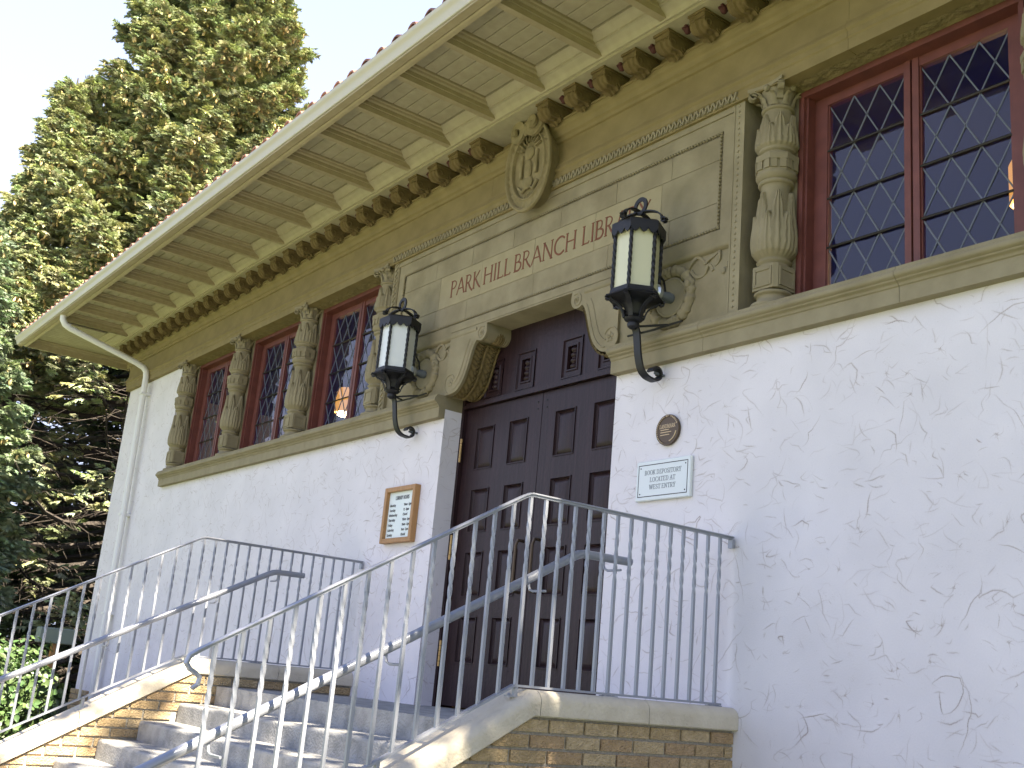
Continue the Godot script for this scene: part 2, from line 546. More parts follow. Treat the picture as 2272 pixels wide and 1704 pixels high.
func entablature(lib: Node3D) -> void:
	# z, y outline of the moulded stone band under the eaves
	var prof := PackedVector2Array(V2([-0.02, 3.5, 0.05, 3.5, 0.05, 3.565, 0.058, 3.572, 0.058, 3.605, 0.072, 3.618, 0.072, 3.636, 0.062, 3.65, 0.062, 3.668, 0.045, 3.68]))
	prof.append_array(V2([0.045, 3.835, 0.06, 3.84, 0.064, 3.862, 0.08, 3.872]))
	prof.append_array(smooth([0.08, 3.872, 0.088, 3.9, 0.112, 3.92, 0.12, 3.945], 4))
	prof.append_array(V2([0.13, 3.947, 0.13, 3.962, 0.06, 3.966, 0.06, 4.06, -0.3, 4.06, -0.3, 3.76, -0.02, 3.76]))
	var xs := [9.6, 6.8, 3.6, 0.4, -2.8, -6.0]
	for i in xs.size() - 1:
		var b := MB.new()
		b.prism(prof, Vector3.ZERO, Vector3(0, 0, 1), Vector3(0, 1, 0), -xs[i] + 0.001, -xs[i + 1] - 0.001)
		part(lib, "frieze_stone", b, M.trim)
	# corner stone: runs to the corner and returns along the side wall
	var c := MB.new()
	var rows := []
	var a := PackedVector3Array(); var m := PackedVector3Array(); var e := PackedVector3Array()
	for q in prof:
		a.append(Vector3(-6.002, q.y, q.x)); m.append(Vector3(-7.9 - q.x, q.y, q.x)); e.append(Vector3(-7.9 - q.x, q.y, -9.0))
	rows = [a, m, e]
	c.grid(rows, true, true)
	part(lib, "frieze_stone", c, M.trim)

func corbels(lib: Node3D) -> void:
	var set_ := node(lib, "corbel_row")
	var prof := PackedVector2Array(V2([0.06, 4.05, 0.272, 4.05, 0.272, 4.008]))
	prof.append_array(smooth([0.266, 4.004, 0.27, 3.982, 0.252, 3.952, 0.222, 3.94, 0.19, 3.944, 0.165, 3.944, 0.14, 3.93, 0.134, 3.95, 0.1, 3.952, 0.06, 3.95], 4))
	var b := MB.new()
	b.prism(prof, Vector3.ZERO, Vector3(0, 0, 1), Vector3(0, 1, 0), -0.06, 0.06)
	# acanthus tongue down the front: a wavy leaf with a rib and lobed edges
	var spine := smooth([0.27, 3.998, 0.272, 3.98, 0.25, 3.948, 0.222, 3.934, 0.192, 3.938, 0.168, 3.938, 0.148, 3.926, 0.136, 3.918], 5)
	var rows := []
	for i in spine.size():
		var f := float(i) / (spine.size() - 1)
		var w := 0.05 * (0.78 + 0.22 * absf(sin(f * 13.0))) * (1.0 - 0.4 * f * f)
		var d := (spine[mini(i + 1, spine.size() - 1)] - spine[maxi(i - 1, 0)]).normalized()
		var row := PackedVector3Array()
		for k in 9:
			var q := k / 4.0 - 1.0
			var up := 0.001 + 0.009 * (1.0 - q * q) + (0.005 if k == 4 else 0.0) + 0.004 * cos(q * 9.0)
			row.append(Vector3(q * w, spine[i].y - absf(d.x) * up, spine[i].x + absf(d.y) * up))
		rows.append(row)
	b.grid(rows, false, true)
	# side scroll eyes
	for s in [-1.0, 1.0]:
		for q in [Vector3(0.236, 3.976, 0.022), Vector3(0.15, 3.962, 0.014)]:
			var ring := PackedVector3Array()
			for i in 13: ring.append(Vector3(s * 0.06, q.y + cos(TAU * i / 12) * q.z, q.x + sin(TAU * i / 12) * q.z))
			b.tube(ring, 0.005, 6, Vector3.RIGHT)
	# small abacus plate
	b.box(Vector3(-0.066, 4.034, 0.06), Vector3(0.066, 4.05, 0.284))
	var mesh := b.mesh(45)
	var rb := MB.new()
	rb.ball(Vector3.ZERO, Vector3(0.026, 0.03, 0.026), 8, 5)
	for i in 5:
		var a := TAU * i / 5
		rb.ball(Vector3(cos(a) * 0.024, 0.012, sin(a) * 0.024), Vector3(0.014, 0.012, 0.014), 6, 4)
	var rmesh := rb.mesh()
	var list := []
	for k in 27: list.append(1.255 + 0.2905 * k)
	for k in 29: list.append(0.45 - 0.2925 * k)
	for x in list:
		if x > 9.4 or x < -7.8: continue
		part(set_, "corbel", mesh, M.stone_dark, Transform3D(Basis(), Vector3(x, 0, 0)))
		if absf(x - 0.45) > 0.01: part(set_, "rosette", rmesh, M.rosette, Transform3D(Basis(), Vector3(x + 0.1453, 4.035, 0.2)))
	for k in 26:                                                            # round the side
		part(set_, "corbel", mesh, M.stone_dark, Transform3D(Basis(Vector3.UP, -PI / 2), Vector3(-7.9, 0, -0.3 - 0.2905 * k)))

func eaves(lib: Node3D) -> void:
	var e := node(lib, "eaves")
	var X0 := -9.19
	var X1 := 10.9
	# flat plate over the corbels
	part(e, "soffit_plate", slab(-8.3, 4.052, 0.02, X1, 4.1, 0.31), M.soffit)
	part(e, "soffit_plate", slab(-8.22, 4.052, -9.0, -7.88, 4.1, 0.02), M.soffit)
	# bed moulding between plate and coffers
	var bm := MB.new()
	var prof := [0.31, 4.072, 0.325, 4.072]
	var pp := PackedVector2Array(V2(prof))
	pp.append_array(smooth([0.33, 4.076, 0.345, 4.1, 0.375, 4.118, 0.385, 4.125], 4))
	pp.append_array(V2([0.4, 4.128, 0.4, 4.142, 0.42, 4.15, 0.44, 4.172, 0.46, 4.178, 0.46, 4.2, 0.31, 4.2]))
	bm.prism(pp, Vector3.ZERO, Vector3(0, 0, 1), Vector3(0, 1, 0), -X1, 8.25)
	part(e, "bed_moulding", bm, M.soffit)
	# soffit boards: one row of narrow boards per bay, nailed over the rafters
	var first := -16
	var last := 15
	var zb0 := 0.466
	var zb1 := 1.094
	var nb := 6
	var bw := (zb1 - zb0) / nb
	var board := MB.new()
	board.cbox(Vector3(-(RAFTER - 0.142) / 2, 4.185, 0.003), Vector3((RAFTER - 0.142) / 2, 4.205, bw - 0.003), 0.004)
	var bmesh := board.mesh(20)
	# rafter: moulded beam, wider on top, with a panel moulding each side
	var rp := V2([-0.025, 4.078, 0.025, 4.078, 0.025, 4.118, 0.031, 4.122, 0.031, 4.15, 0.045, 4.158, 0.05, 4.172, 0.062, 4.176, 0.066, 4.187, 0.066, 4.21, -0.066, 4.21, -0.066, 4.187, -0.062, 4.176, -0.05, 4.172, -0.045, 4.158, -0.031, 4.15, -0.031, 4.122, -0.025, 4.118])
	var rb := MB.new()
	rb.prism(rp, Vector3.ZERO, Vector3(1, 0, 0), Vector3(0, 1, 0), 0.315, 1.185)
	var rmesh := rb.mesh(20)
	for k in range(first, last):
		var x: float = 1.905 + k * RAFTER
		if x > X0 + 1.3 and x < X1:
			part(e, "rafter", rmesh, M.rafter, Transform3D(Basis(), Vector3(x, 0, 0)))
		if x + RAFTER * 0.5 > -7.9:
			for j in nb:
				part(e, "board", bmesh, M.soffit, Transform3D(Basis(), Vector3(x + RAFTER / 2, 0.0, zb0 + j * bw)))
	# outer coffer moulding along the fascia
	var om := MB.new()
	om.prism(V2([1.1, 4.205, 1.1, 4.182, 1.125, 4.172, 1.135, 4.15, 1.155, 4.14, 1.165, 4.1, 1.185, 4.09, 1.185, 4.205]), Vector3.ZERO, Vector3(0, 0, 1), Vector3(0, 1, 0), -X1, 9.0)
	part(e, "outer_moulding", om, M.rafter)
	# corner coffers: hip beam, deck and the side eave
	var hip := MB.new()
	var d := Vector3(-0.7071, 0, 0.7071)
	hip.prism(rp, Vector3(-7.9, 0, 0), Vector3(0.7071, 0, 0.7071), Vector3.UP, -1.72, -0.42)
	part(e, "hip_rafter", hip, M.rafter)
	for k in 13:
		part(e, "rafter", rmesh, M.rafter, Transform3D(Basis(Vector3.UP, -PI / 2), Vector3(-7.9, 0, -0.25 - k * RAFTER)))
	part(e, "rafter", rmesh, M.rafter, Transform3D(Basis(), Vector3(-7.345, 0, 0)))
	var deck := MB.new()
	for j in 14:
		deck.box(Vector3(-9.12 + j * 0.09, 4.19, -9.0), Vector3(-9.034 + j * 0.09, 4.206, 1.12))
	part(e, "corner_deck", deck, M.soffit)
	var so := MB.new()
	so.prism(V2([1.1, 4.205, 1.1, 4.182, 1.125, 4.172, 1.135, 4.15, 1.155, 4.14, 1.165, 4.1, 1.185, 4.09, 1.185, 4.205]), Vector3(-7.9, 0, 0), Vector3(-1, 0, 0), Vector3(0, 1, 0), -1.185, 9.0)
	part(e, "outer_moulding", so, M.rafter)
	var sb := MB.new()
	sb.prism(pp, Vector3(-7.9, 0, 0), Vector3(-1, 0, 0), Vector3(0, 1, 0), -0.4, 9.0)
	part(e, "bed_moulding", sb, M.soffit)
	# fascia and gutter, one outline carried round the corner
	var fasc := V2([1.187, 4.062, 1.215, 4.062, 1.228, 4.072, 1.228, 4.095, 1.238, 4.1, 1.238, 4.25, 1.187, 4.25])
	var gut := PackedVector2Array(V2([1.24, 4.085, 1.302, 4.085]))
	gut.append_array(smooth([1.306, 4.09, 1.31, 4.115, 1.318, 4.14, 1.336, 4.165, 1.34, 4.19], 4))
	gut.append_array(V2([1.332, 4.198, 1.318, 4.198, 1.318, 4.19, 1.24, 4.19]))
	part(e, "gutter_board", slab(-9.16, 4.069, 1.205, X1, 4.083, 1.262), M.rafter)
	part(e, "gap_shade_sheet", slab(-9.1, 4.208, -9.0, X1, 4.222, 1.15), M.bar)  # added dark sheet, paints shade into the gaps between boards
	for item in [["fascia", fasc, M.rafter], ["gutter", gut, M.gutter]]:
		var g := MB.new()
		var a := PackedVector3Array(); var m := PackedVector3Array(); var z := PackedVector3Array()
		for q in item[1]:
			a.append(Vector3(X1, q.y, q.x - 0.03)); m.append(Vector3(-7.9 - q.x + 0.03, q.y, q.x - 0.03)); z.append(Vector3(-7.9 - q.x + 0.03, q.y, -9.2))
		g.grid([a, m, z], true, true)
		g.fan(a, true); g.fan(z)
		part(e, item[0], g, item[2])

func roof(lib: Node3D) -> void:
	var rf := node(lib, "roof")
	var deck := MB.new()
	var y0 := 4.225
	var s := 0.42                                                         # rise per metre
	var zr := -4.4
	var h := y0 + (1.25 - zr) * s
	var A := Vector3(-9.12, y0, 1.22); var B := Vector3(10.9, y0, 1.22)
	var R0 := Vector3(-9.12 + (1.22 - zr), h, zr); var R1 := Vector3(10.9, h, zr)
	var C := Vector3(-9.12, y0, zr * 2 - 1.22); var D := Vector3(10.9, y0, zr * 2 - 1.22)
	deck.quad(A, B, R1, R0); deck.tri(C, A, R0); deck.quad(D, C, R0, R1); deck.tri(B, D, R1)
	deck.quad(B, A, C, D)
	part(rf, "roof_deck", deck, M.tile)
	# barrel tiles: an upturned half pipe for each course end along the eave, ribs up the slope
	var t := MB.new()
	var rows := []
	for f in [0.0, 0.42]:
		var row := PackedVector3Array()
		for i in 9:
			var a := PI * i / 8.0
			row.append(Vector3(cos(a) * 0.06, sin(a) * 0.062 + f * s, -f))
		rows.append(row)
	t.grid(rows, false)
	var inner := []
	for f in [0.0, 0.42]:
		var row := PackedVector3Array()
		for i in 9:
			var a := PI * i / 8.0
			row.append(Vector3(cos(a) * 0.046, sin(a) * 0.048 + f * s, -f))
		inner.append(row)
	t.grid(inner, false, true)
	t.grid([inner[0], rows[0]], false, false)
	var tm := t.mesh(50)
	var n := 0
	var rib := MB.new()
	var xx := -9.05
	while xx < 4.0:
		part(rf, "tile", tm, M.tile, Transform3D(Basis(), Vector3(xx, y0 - 0.002, 1.268)))
		var up := minf(5.4, maxf(0.45, xx + 9.0))
		if up > 0.7:
			var path := V3([xx, y0 + 0.17, 0.84, xx, y0 + 0.17 + (up - 0.45) * s, 0.84 - (up - 0.45)])
			rib.tube(path, 0.058, 6)
		xx += 0.207
		n += 1
	var k := 0.9
	while k > -8.8:
		part(rf, "tile", tm, M.tile, Transform3D(Basis(Vector3.UP, -PI / 2), Vector3(-9.15, y0 - 0.012, k)))
		k -= 0.207
	var o := part(rf, "tile_courses", rib, M.tile)
	o.set_meta("kind", "stuff")

func sills(lib: Node3D) -> void:
	var prof := PackedVector2Array(V2([-0.28, 2.03, 0.055, 2.03, 0.055, 2.108, 0.062, 2.113]))
	prof.append_array(smooth([0.062, 2.113, 0.066, 2.125, 0.08, 2.132, 0.083, 2.138], 3))
	prof.append_array(smooth([0.083, 2.14, 0.1, 2.15, 0.102, 2.168, 0.094, 2.178], 3))
	prof.append_array(V2([0.094, 2.185, 0.085, 2.19, 0.085, 2.2, -0.28, 2.215]))
	var runs := [[-5.985, -4.7], [-4.7, -3.45], [-3.45, -2.2], [-2.2, -0.95], [-0.95, 0.0], [1.9, 2.66], [2.66, 3.9], [3.9, 5.2], [5.2, 6.5], [6.5, 7.9]]
	for r in runs:
		var b := MB.new()
		var cut: float = 0.16
		b.prism(prof, Vector3.ZERO, Vector3(0, 0, 1), Vector3(0, 1, 0), -r[1] + 0.0015, -r[0] - 0.0015)
		part(lib, "sill_stone", b, M.stone)

func leafy(t: float, a: float, n: int) -> float:                           # acanthus relief: 0..1
	var u := a / TAU * n
	var best := 0.0
	for layer in 2:
		var q := fposmod(u + 0.5 * layer, 1.0) - 0.5
		var tt := t * (1.5 if layer else 1.0)
		if tt > 1.0: continue
		var lobes := 0.8 + 0.2 * absf(sin(tt * 10.5))
		var half := 0.52 * sqrt(maxf(0.0, 1.0 - pow(tt, 2.0))) * lobes * (0.8 if layer else 1.0)
		if absf(q) > half: continue
		var f := absf(q) / maxf(half, 0.001)
		var v := (0.62 if layer == 0 else 0.8) + 0.2 * sqrt(1.0 - f * f) + 0.14 * cos(f * 11.0)
		if f < 0.12: v += 0.12
		if tt > 0.72: v += (tt - 0.72) * 1.3
		best = maxf(best, v)
	return best

func columns(lib: Node3D) -> void:
	var c := node(lib, "column")
	c.position = Vector3(COLS[0], 0, -0.05)
	# round base
	var b := MB.new()
	var pr := []
	for q in smooth([0.118, 2.205, 0.124, 2.215, 0.12, 2.228, 0.1, 2.236, 0.088, 2.252, 0.084, 2.268, 0.09, 2.276, 0.1, 2.282, 0.102, 2.292, 0.092, 2.3], 3): pr.append(q)
	b.lathe(Vector3.ZERO, pr, 32)
	part(c, "base", b, M.stone)
	# panelled block with clipped corners
	var k := MB.new()
	var oct := V2([-0.068, -0.088, 0.068, -0.088, 0.088, -0.068, 0.088, 0.068, 0.068, 0.088, -0.068, 0.088, -0.088, 0.068, -0.088, -0.068])
	k.prism(oct, Vector3.ZERO, Vector3(0, 0, 1), Vector3(1, 0, 0), 2.305, 2.44)
	for s in 4:
		var x := Transform3D(Basis(Vector3.UP, PI / 2 * s), Vector3.ZERO)
		for f in [[-0.05, 2.41, 0.05, 2.425], [-0.05, 2.32, 0.05, 2.335], [-0.06, 2.32, -0.046, 2.425], [0.046, 2.32, 0.06, 2.425]]:
			k.obox(x * Transform3D(Basis(), Vector3((f[0] + f[2]) / 2, (f[1] + f[3]) / 2, 0.09)), Vector3(f[2] - f[0], f[3] - f[1], 0.009))
	part(c, "block", k, M.stone)
	# lower vase wrapped in leaves
	var lo := smooth([0.082, 2.44, 0.08, 2.452, 0.088, 2.462, 0.094, 2.472, 0.08, 2.48, 0.09, 2.5, 0.1, 2.53, 0.107, 2.57, 0.105, 2.63, 0.096, 2.7, 0.086, 2.78, 0.078, 2.85, 0.077, 2.9, 0.084, 2.918], 4)
	part(c, "lower_vase", leaf_vase(lo, 2.49, 2.875, 0.019), M.stone)
	# crenellated collar
	var cb := MB.new()
	var cr := []
	for q in smooth([0.084, 2.918, 0.096, 2.925, 0.098, 2.938, 0.09, 2.945, 0.1, 2.953, 0.112, 2.972, 0.11, 2.986], 3): cr.append(q)
	cb.lathe(Vector3.ZERO, cr, 32)
	var hexa := PackedVector2Array(); var hexb := PackedVector2Array()
	for i in 8:
		var a := TAU * (i + 0.5) / 8
		hexa.append(Vector2(cos(a), sin(a)) * 0.112); hexb.append(Vector2(cos(a), sin(a)) * 0.124)
	cb.prism(hexa, Vector3.ZERO, Vector3(0, 0, 1), Vector3(1, 0, 0), 2.986, 3.05)
	cb.prism(hexb, Vector3.ZERO, Vector3(0, 0, 1), Vector3(1, 0, 0), 3.05, 3.085)
	for i in 8:
		var x := Transform3D(Basis(Vector3.UP, TAU * i / 8), Vector3.ZERO)
		for s in [-1.0, 1.0]:
			cb.obox(x * Transform3D(Basis(), Vector3(s * 0.025, 3.026, 0.1055)), Vector3(0.034, 0.05, 0.014))
	part(c, "collar", cb, M.stone)
	var up := smooth([0.094, 3.085, 0.09, 3.1, 0.085, 3.112, 0.097, 3.122, 0.1, 3.132, 0.102, 3.16, 0.1, 3.2, 0.092, 3.25, 0.082, 3.31, 0.076, 3.36, 0.078, 3.372], 4)
	part(c, "upper_vase", leaf_vase(up, 3.135, 3.345, 0.017), M.stone)
	# leafy capital with corner scrolls
	var cp := MB.new()
	var cc := []
	for q in smooth([0.078, 3.372, 0.09, 3.378, 0.092, 3.388, 0.08, 3.396, 0.076, 3.42, 0.082, 3.46, 0.096, 3.5], 3): cc.append(q)
	cp.lathe(Vector3.ZERO, cc, 24)
	for i in 8:
		var a := TAU * i / 8 + PI / 8
		var rows := []
		for j in 8:
			var f := j / 7.0
			var rad := 0.08 + 0.012 * f + (0.03 * pow(f, 4.0))
			var y := 3.396 + 0.075 * f - 0.012 * pow(f, 6.0)
			var w := 0.027 * (1.0 - 0.5 * f) * (0.85 + 0.15 * sin(f * 14.0))
			var row := PackedVector3Array()
			for s in [-1.0, -0.5, 0.0, 0.5, 1.0]:
				var rr: float = rad + 0.008 * (1.0 - s * s)
				row.append(Vector3(cos(a) * rr - sin(a) * w * s, y, -sin(a) * rr - cos(a) * w * s))
			rows.append(row)
		cp.grid(rows, false)
	for i in 4:
		var a := TAU * i / 4 + PI / 4
		var dir := Vector3(cos(a), 0, -sin(a))
		var path := PackedVector3Array()
		for j in 22:
			var f := j / 21.0
			if f < 0.45:
				var g := f / 0.45
				path.append(dir * (0.085 + 0.055 * g * g) + Vector3.UP * (3.43 + 0.075 * sin(g * PI / 2)))
			else:
				var g := (f - 0.45) / 0.55
				var rr := 0.026 * (1.0 - 0.7 * g)
				var an := PI / 2 - g * TAU * 1.15
				path.append(dir * (0.14 + cos(an) * rr) + Vector3.UP * (3.479 + sin(an) * rr))
		cp.sweep(path, V2([-0.017, -0.006, 0.017, -0.006, 0.017, 0.006, -0.017, 0.006]), dir.cross(Vector3.UP).cross(dir))
		var mid := TAU * i / 4
		cp.ball(Vector3(cos(mid) * 0.1, 3.5, -sin(mid) * 0.1), Vector3(0.022, 0.02, 0.022), 8, 5)
	part(c, "capital", cp, M.stone)
	var ab := MB.new()                                                      # abacus with hollowed sides
	var ap := PackedVector2Array()
	for i in 4:
		for j in 8:
			var s := j / 8.0 * 2.0 - 1.0
			var hollow := 0.1 + 0.022 * s * s
			ap.append(Vector2(s * 0.122, hollow).rotated(-PI / 2 * i))
	ab.prism(ap, Vector3.ZERO, Vector3(0, 0, 1), Vector3(1, 0, 0), 3.507, 3.528)
	part(c, "abacus", ab, M.stone)
	for i in range(1, COLS.size()):
		copy(c, lib, "column", Vector3(COLS[i], 0, -0.05))

func leaf_vase(prof: PackedVector2Array, y0: float, y1: float, deep: float) -> MB:
	var b := MB.new()
	# finer rows where the leaves are
	var fine := PackedVector2Array()
	for i in prof.size() - 1:
		var n := 2 if prof[i].y > y0 - 0.01 and prof[i].y < y1 + 0.02 else 1
		for k in n: fine.append(prof[i].lerp(prof[i + 1], float(k) / n))
	fine.append(prof[-1])
	var rows := []
	for q in fine:
		var row := PackedVector3Array()
		for i in 132:
			var a := TAU * i / 132
			var t := (q.y - y0) / (y1 - y0)
			var r := q.x
			if t > 0.0 and t < 1.0: r += deep * leafy(t, a + 0.2, 6) * minf(1.0, t * 12.0)
			row.append(Vector3(r * cos(a), q.y, -r * sin(a)))
		rows.append(row)
	b.grid(rows, true)
	b.fan(rows[0], true); b.fan(rows[-1])
	return b

func windows(lib: Node3D) -> void:
	var w := node(lib, "window")
	w.position = Vector3(WINS[0], 0, 0)
	var half := 0.665
	var f := MB.new()
	var zf := -0.112
	# brick mould, stepped, then the fixed frame; jambs run between head and bottom rail
	for s in [-1.0, 1.0]:
		f.box(Vector3(s * half, 2.2, -0.24), Vector3(s * (half - 0.022), 3.5, zf - 0.012))
		f.box(Vector3(s * (half - 0.022), 2.2, -0.24), Vector3(s * (half - 0.045), 3.478, zf))
		f.box(Vector3(s * (half - 0.045), 2.2, -0.24), Vector3(s * (half - 0.06), 3.455, zf - 0.02))
	f.box(Vector3(-half + 0.022, 3.478, -0.24), Vector3(half - 0.022, 3.5, zf - 0.012))
	f.box(Vector3(-half + 0.045, 3.455, -0.24), Vector3(half - 0.045, 3.478, zf))
	f.box(Vector3(-half + 0.06, 2.2, -0.24), Vector3(half - 0.06, 2.225, -0.165))
	part(w, "frame", f, M.red)
	var glass_l := 0.48
	for s in [-1.0, 1.0]:
		var cx: float = s * 0.2825
		var sash := MB.new()
		var x0: float = cx - glass_l / 2
		var x1: float = cx + glass_l / 2
		var outer: float = s * (half - 0.06)
		sash.box(Vector3(minf(outer, x0 if s < 0 else x1), 2.225, -0.24), Vector3(maxf(outer, x0 if s < 0 else x1), 3.455, -0.194))
		var inx: float = x1 if s < 0 else x0
		sash.box(Vector3(minf(inx, s * 0.006), 2.225, -0.24), Vector3(maxf(inx, s * 0.006), 3.455, -0.188))
		sash.box(Vector3(x0, 3.402, -0.24), Vector3(x1, 3.455, -0.194))
		sash.box(Vector3(x0, 2.225, -0.24), Vector3(x1, 2.27, -0.194))
		# glazing bead
		for q in [[x0, x0 + 0.008], [x1 - 0.008, x1]]: sash.box(Vector3(q[0], 2.27, -0.22), Vector3(q[1], 3.402, -0.201))
		part(w, "sash", sash, M.red)
		# diamond quarries
		var dx := 0.16
		var dy := 0.2825
		var rect := V2([x0, 2.27, x1, 2.27, x1, 3.402, x0, 3.402])
		for j in range(-1, 10):
			for i in range(-1, 5):
				var c := Vector2(x0 + i * dx + (dx / 2 if j % 2 == 0 else 0.0) , 3.402 - dy / 2 * j)
				var dia := PackedVector2Array([c + Vector2(-dx / 2 + 0.002, 0), c + Vector2(0, -dy / 2 + 0.004), c + Vector2(dx / 2 - 0.002, 0), c + Vector2(0, dy / 2 - 0.004)])
				for poly in Geometry2D.intersect_polygons(dia, rect):
					var pane := MB.new()
					var ta := rng.randfn(0, 0.013); var tb := rng.randfn(0, 0.013)
					var pts := PackedVector3Array()
					var area := 0.0
					for n in poly.size():
						var q: Vector2 = poly[n]
						var q2: Vector2 = poly[(n + 1) % poly.size()]
						area += q.x * q2.y - q2.x * q.y
						pts.append(Vector3(q.x, q.y, -0.212 + (q.x - c.x) * ta + (q.y - c.y) * tb))
					pane.fan(pts, area < 0)
					part(w, "pane", pane, M.glass)
		# lead cames
		var lead := MB.new()
		for j in range(-5, 10):
			for sg in [-1.0, 1.0]:
				var a := Vector2(x0 + j * dx, 3.402)
				var d := Vector2(sg * dx / 2, -dy / 2)
				var u0 := -1.0
				var u1 := -1.0
				for n in 161:
					var p := a + d * (n / 20.0)
					var inside := p.x >= x0 - 0.0001 and p.x <= x1 + 0.0001 and p.y >= 2.2695
					if inside and u0 < 0: u0 = n / 20.0
					if inside: u1 = n / 20.0
				if u0 >= 0 and u1 > u0:
					var p0 := a + d * u0
					var p1 := a + d * u1
					lead.sweep(V3([p0.x, p0.y, -0.212, p1.x, p1.y, -0.212]), V2([-0.0034, -0.003, 0.0034, -0.003, 0.0034, 0.003, -0.0034, 0.003]), Vector3(0, 0, 1))
		part(w, "lead_lattice", lead, M.lead)
		for y in [3.122, 2.837, 2.552]:
			var bar := MB.new()
			bar.tube(V3([x0, y, -0.2, x1, y, -0.2]), 0.0065, 6)
			part(w, "saddle_bar", bar, M.bar)
	for i in range(1, WINS.size()):
		copy(w, lib, "window", Vector3(WINS[i], 0, 0))

# ---------------------------------------------------------------- carved entrance
func scroll_line(b: MB, c: Vector2, r0: float, r1: float, turns: float, start: float, z: float, w: float, sgn := 1.0) -> void:
	var path := PackedVector3Array()
	for i in 30:
		var f := i / 29.0
		var a := start + sgn * TAU * turns * f
		var r := lerpf(r0, r1, f)
		path.append(Vector3(c.x + cos(a) * r, c.y + sin(a) * r, z))
	b.tube(path, w, 6, Vector3(0, 0, 1))

func portal(lib: Node3D) -> void:
	var XL := -0.985
	var XR := 2.885
	var pn := node(lib, "entrance_panel")
	# backing slab, three pieces round the door head
	var b := MB.new()
	b.box(Vector3(XL, 2.2, -0.3), Vector3(0.0, 3.6, 0.0))
	b.box(Vector3(1.9, 2.2, -0.3), Vector3(XR, 3.6, 0.0))
	b.box(Vector3(0.0, 2.678, -0.3), Vector3(1.9, 3.6, 0.0))
	b.box(Vector3(0.0, 2.2, -0.3), Vector3(0.03, 2.678, -0.2)); b.box(Vector3(1.87, 2.2, -0.3), Vector3(1.9, 2.678, -0.2))
	part(pn, "backing_stone", b, M.stone)
	# raised border
	var e := MB.new()
	e.box(Vector3(XL, 3.462, 0.0), Vector3(XR, 3.6, 0.03))
	e.box(Vector3(XL, 2.205, 0.0), Vector3(XL + 0.085, 3.462, 0.03))
	e.box(Vector3(XR - 0.085, 2.205, 0.0), Vector3(XR, 3.462, 0.03))
	e.box(Vector3(XL, 3.505, 0.03), Vector3(XR, 3.513, 0.036)); e.box(Vector3(XL, 3.588, 0.03), Vector3(XR, 3.596, 0.038))
	e.box(Vector3(XR - 0.075, 2.205, 0.03), Vector3(XR - 0.07, 3.505, 0.034)); e.box(Vector3(XL + 0.07, 2.205, 0.03), Vector3(XL + 0.075, 3.505, 0.034))
	part(pn, "border", e, M.stone)
	# lower frame ledge that stops at the consoles
	var lg := MB.new()
	for r in [[XL + 0.085, 0.35], [1.56, XR - 0.085]]:
		ext_x(lg, [0.0, 2.632, 0.022, 2.64, 0.03, 2.652, 0.03, 2.668, 0.0, 2.672], r[0], r[1])
	ext_x(lg, [0.0, 2.679, 0.02, 2.679, 0.02, 2.69, 0.0, 2.694], 0.0, 1.9)
	part(pn, "ledge", lg, M.stone)
	# carved tongues along the top band, beads along the sides and the inner frame
	var leafm := MB.new()
	var x := XL + 0.03
	while x < XR - 0.03:
		if absf(x - 0.96) > 0.2:
			for q in [[-0.011, 0.35], [0.011, -0.35]]:
				leafm.obox(Transform3D(Basis(Vector3(0, 0, 1), q[1]), Vector3(x + q[0], 3.536, 0.051)), Vector3(0.0115, 0.052, 0.026))
			leafm.ball(Vector3(x + 0.0227, 3.522, 0.05), Vector3(0.007, 0.012, 0.009), 6, 4)
		x += 0.0455
	for s in 2:
		var xc: float = XL + 0.04 if s == 0 else XR - 0.04
		var y := 2.22
		while y < 3.5:
			if s == 0: leafm.obox(Transform3D(Basis(Vector3(0, 0, 1), 0.7), Vector3(xc, y, 0.033)), Vector3(0.05, 0.012, 0.01))
			else: leafm.ball(Vector3(xc, y, 0.031), Vector3(0.008, 0.008, 0.007), 6, 4)
			y += 0.0455 if s == 0 else 0.036
	part(pn, "carved_moulding", leafm, M.stone).set_meta("kind", "stuff")
	var bead := MB.new()
	var unit := MB.new(); unit.ball(Vector3.ZERO, Vector3(0.01, 0.009, 0.012), 6, 4)
	var unit2 := MB.new(); unit2.ball(Vector3.ZERO, Vector3(0.009, 0.01, 0.012), 6, 4)
	x = XL + 0.19
	while x < XR - 0.17:
		bead.add(unit, Transform3D(Basis(), Vector3(x, 3.36, 0.022)))
		bead.add(unit, Transform3D(Basis(), Vector3(x, 2.765, 0.022)))
		x += 0.0235
	var y2 := 2.78
	while y2 < 3.36:
		bead.add(unit2, Transform3D(Basis(), Vector3(XL + 0.18, y2, 0.022))); bead.add(unit2, Transform3D(Basis(), Vector3(XR - 0.18, y2, 0.022)))
		y2 += 0.0235
	part(pn, "bead_moulding", bead, M.stone).set_meta("kind", "stuff")
	var fl := MB.new()                                                     # flat margin between border and bead
	fl.box(Vector3(XL + 0.085, 3.372, 0.0), Vector3(XR - 0.085, 3.462, 0.02))
	fl.box(Vector3(XL + 0.085, 2.672, 0.0), Vector3(XL + 0.165, 3.372, 0.02)); fl.box(Vector3(XR - 0.165, 2.672, 0.0), Vector3(XR - 0.085, 3.372, 0.02))
	fl.box(Vector3(XL + 0.165, 2.672, 0.0), Vector3(0.0, 2.752, 0.02)); fl.box(Vector3(0.0, 2.694, 0.0), Vector3(1.9, 2.752, 0.02)); fl.box(Vector3(1.9, 2.672, 0.0), Vector3(XR - 0.165, 2.752, 0.02))
	part(pn, "margin", fl, M.stone)
	# field of ashlar blocks with fine joints
	var fx0 := XL + 0.192
	var fx1 := XR - 0.192
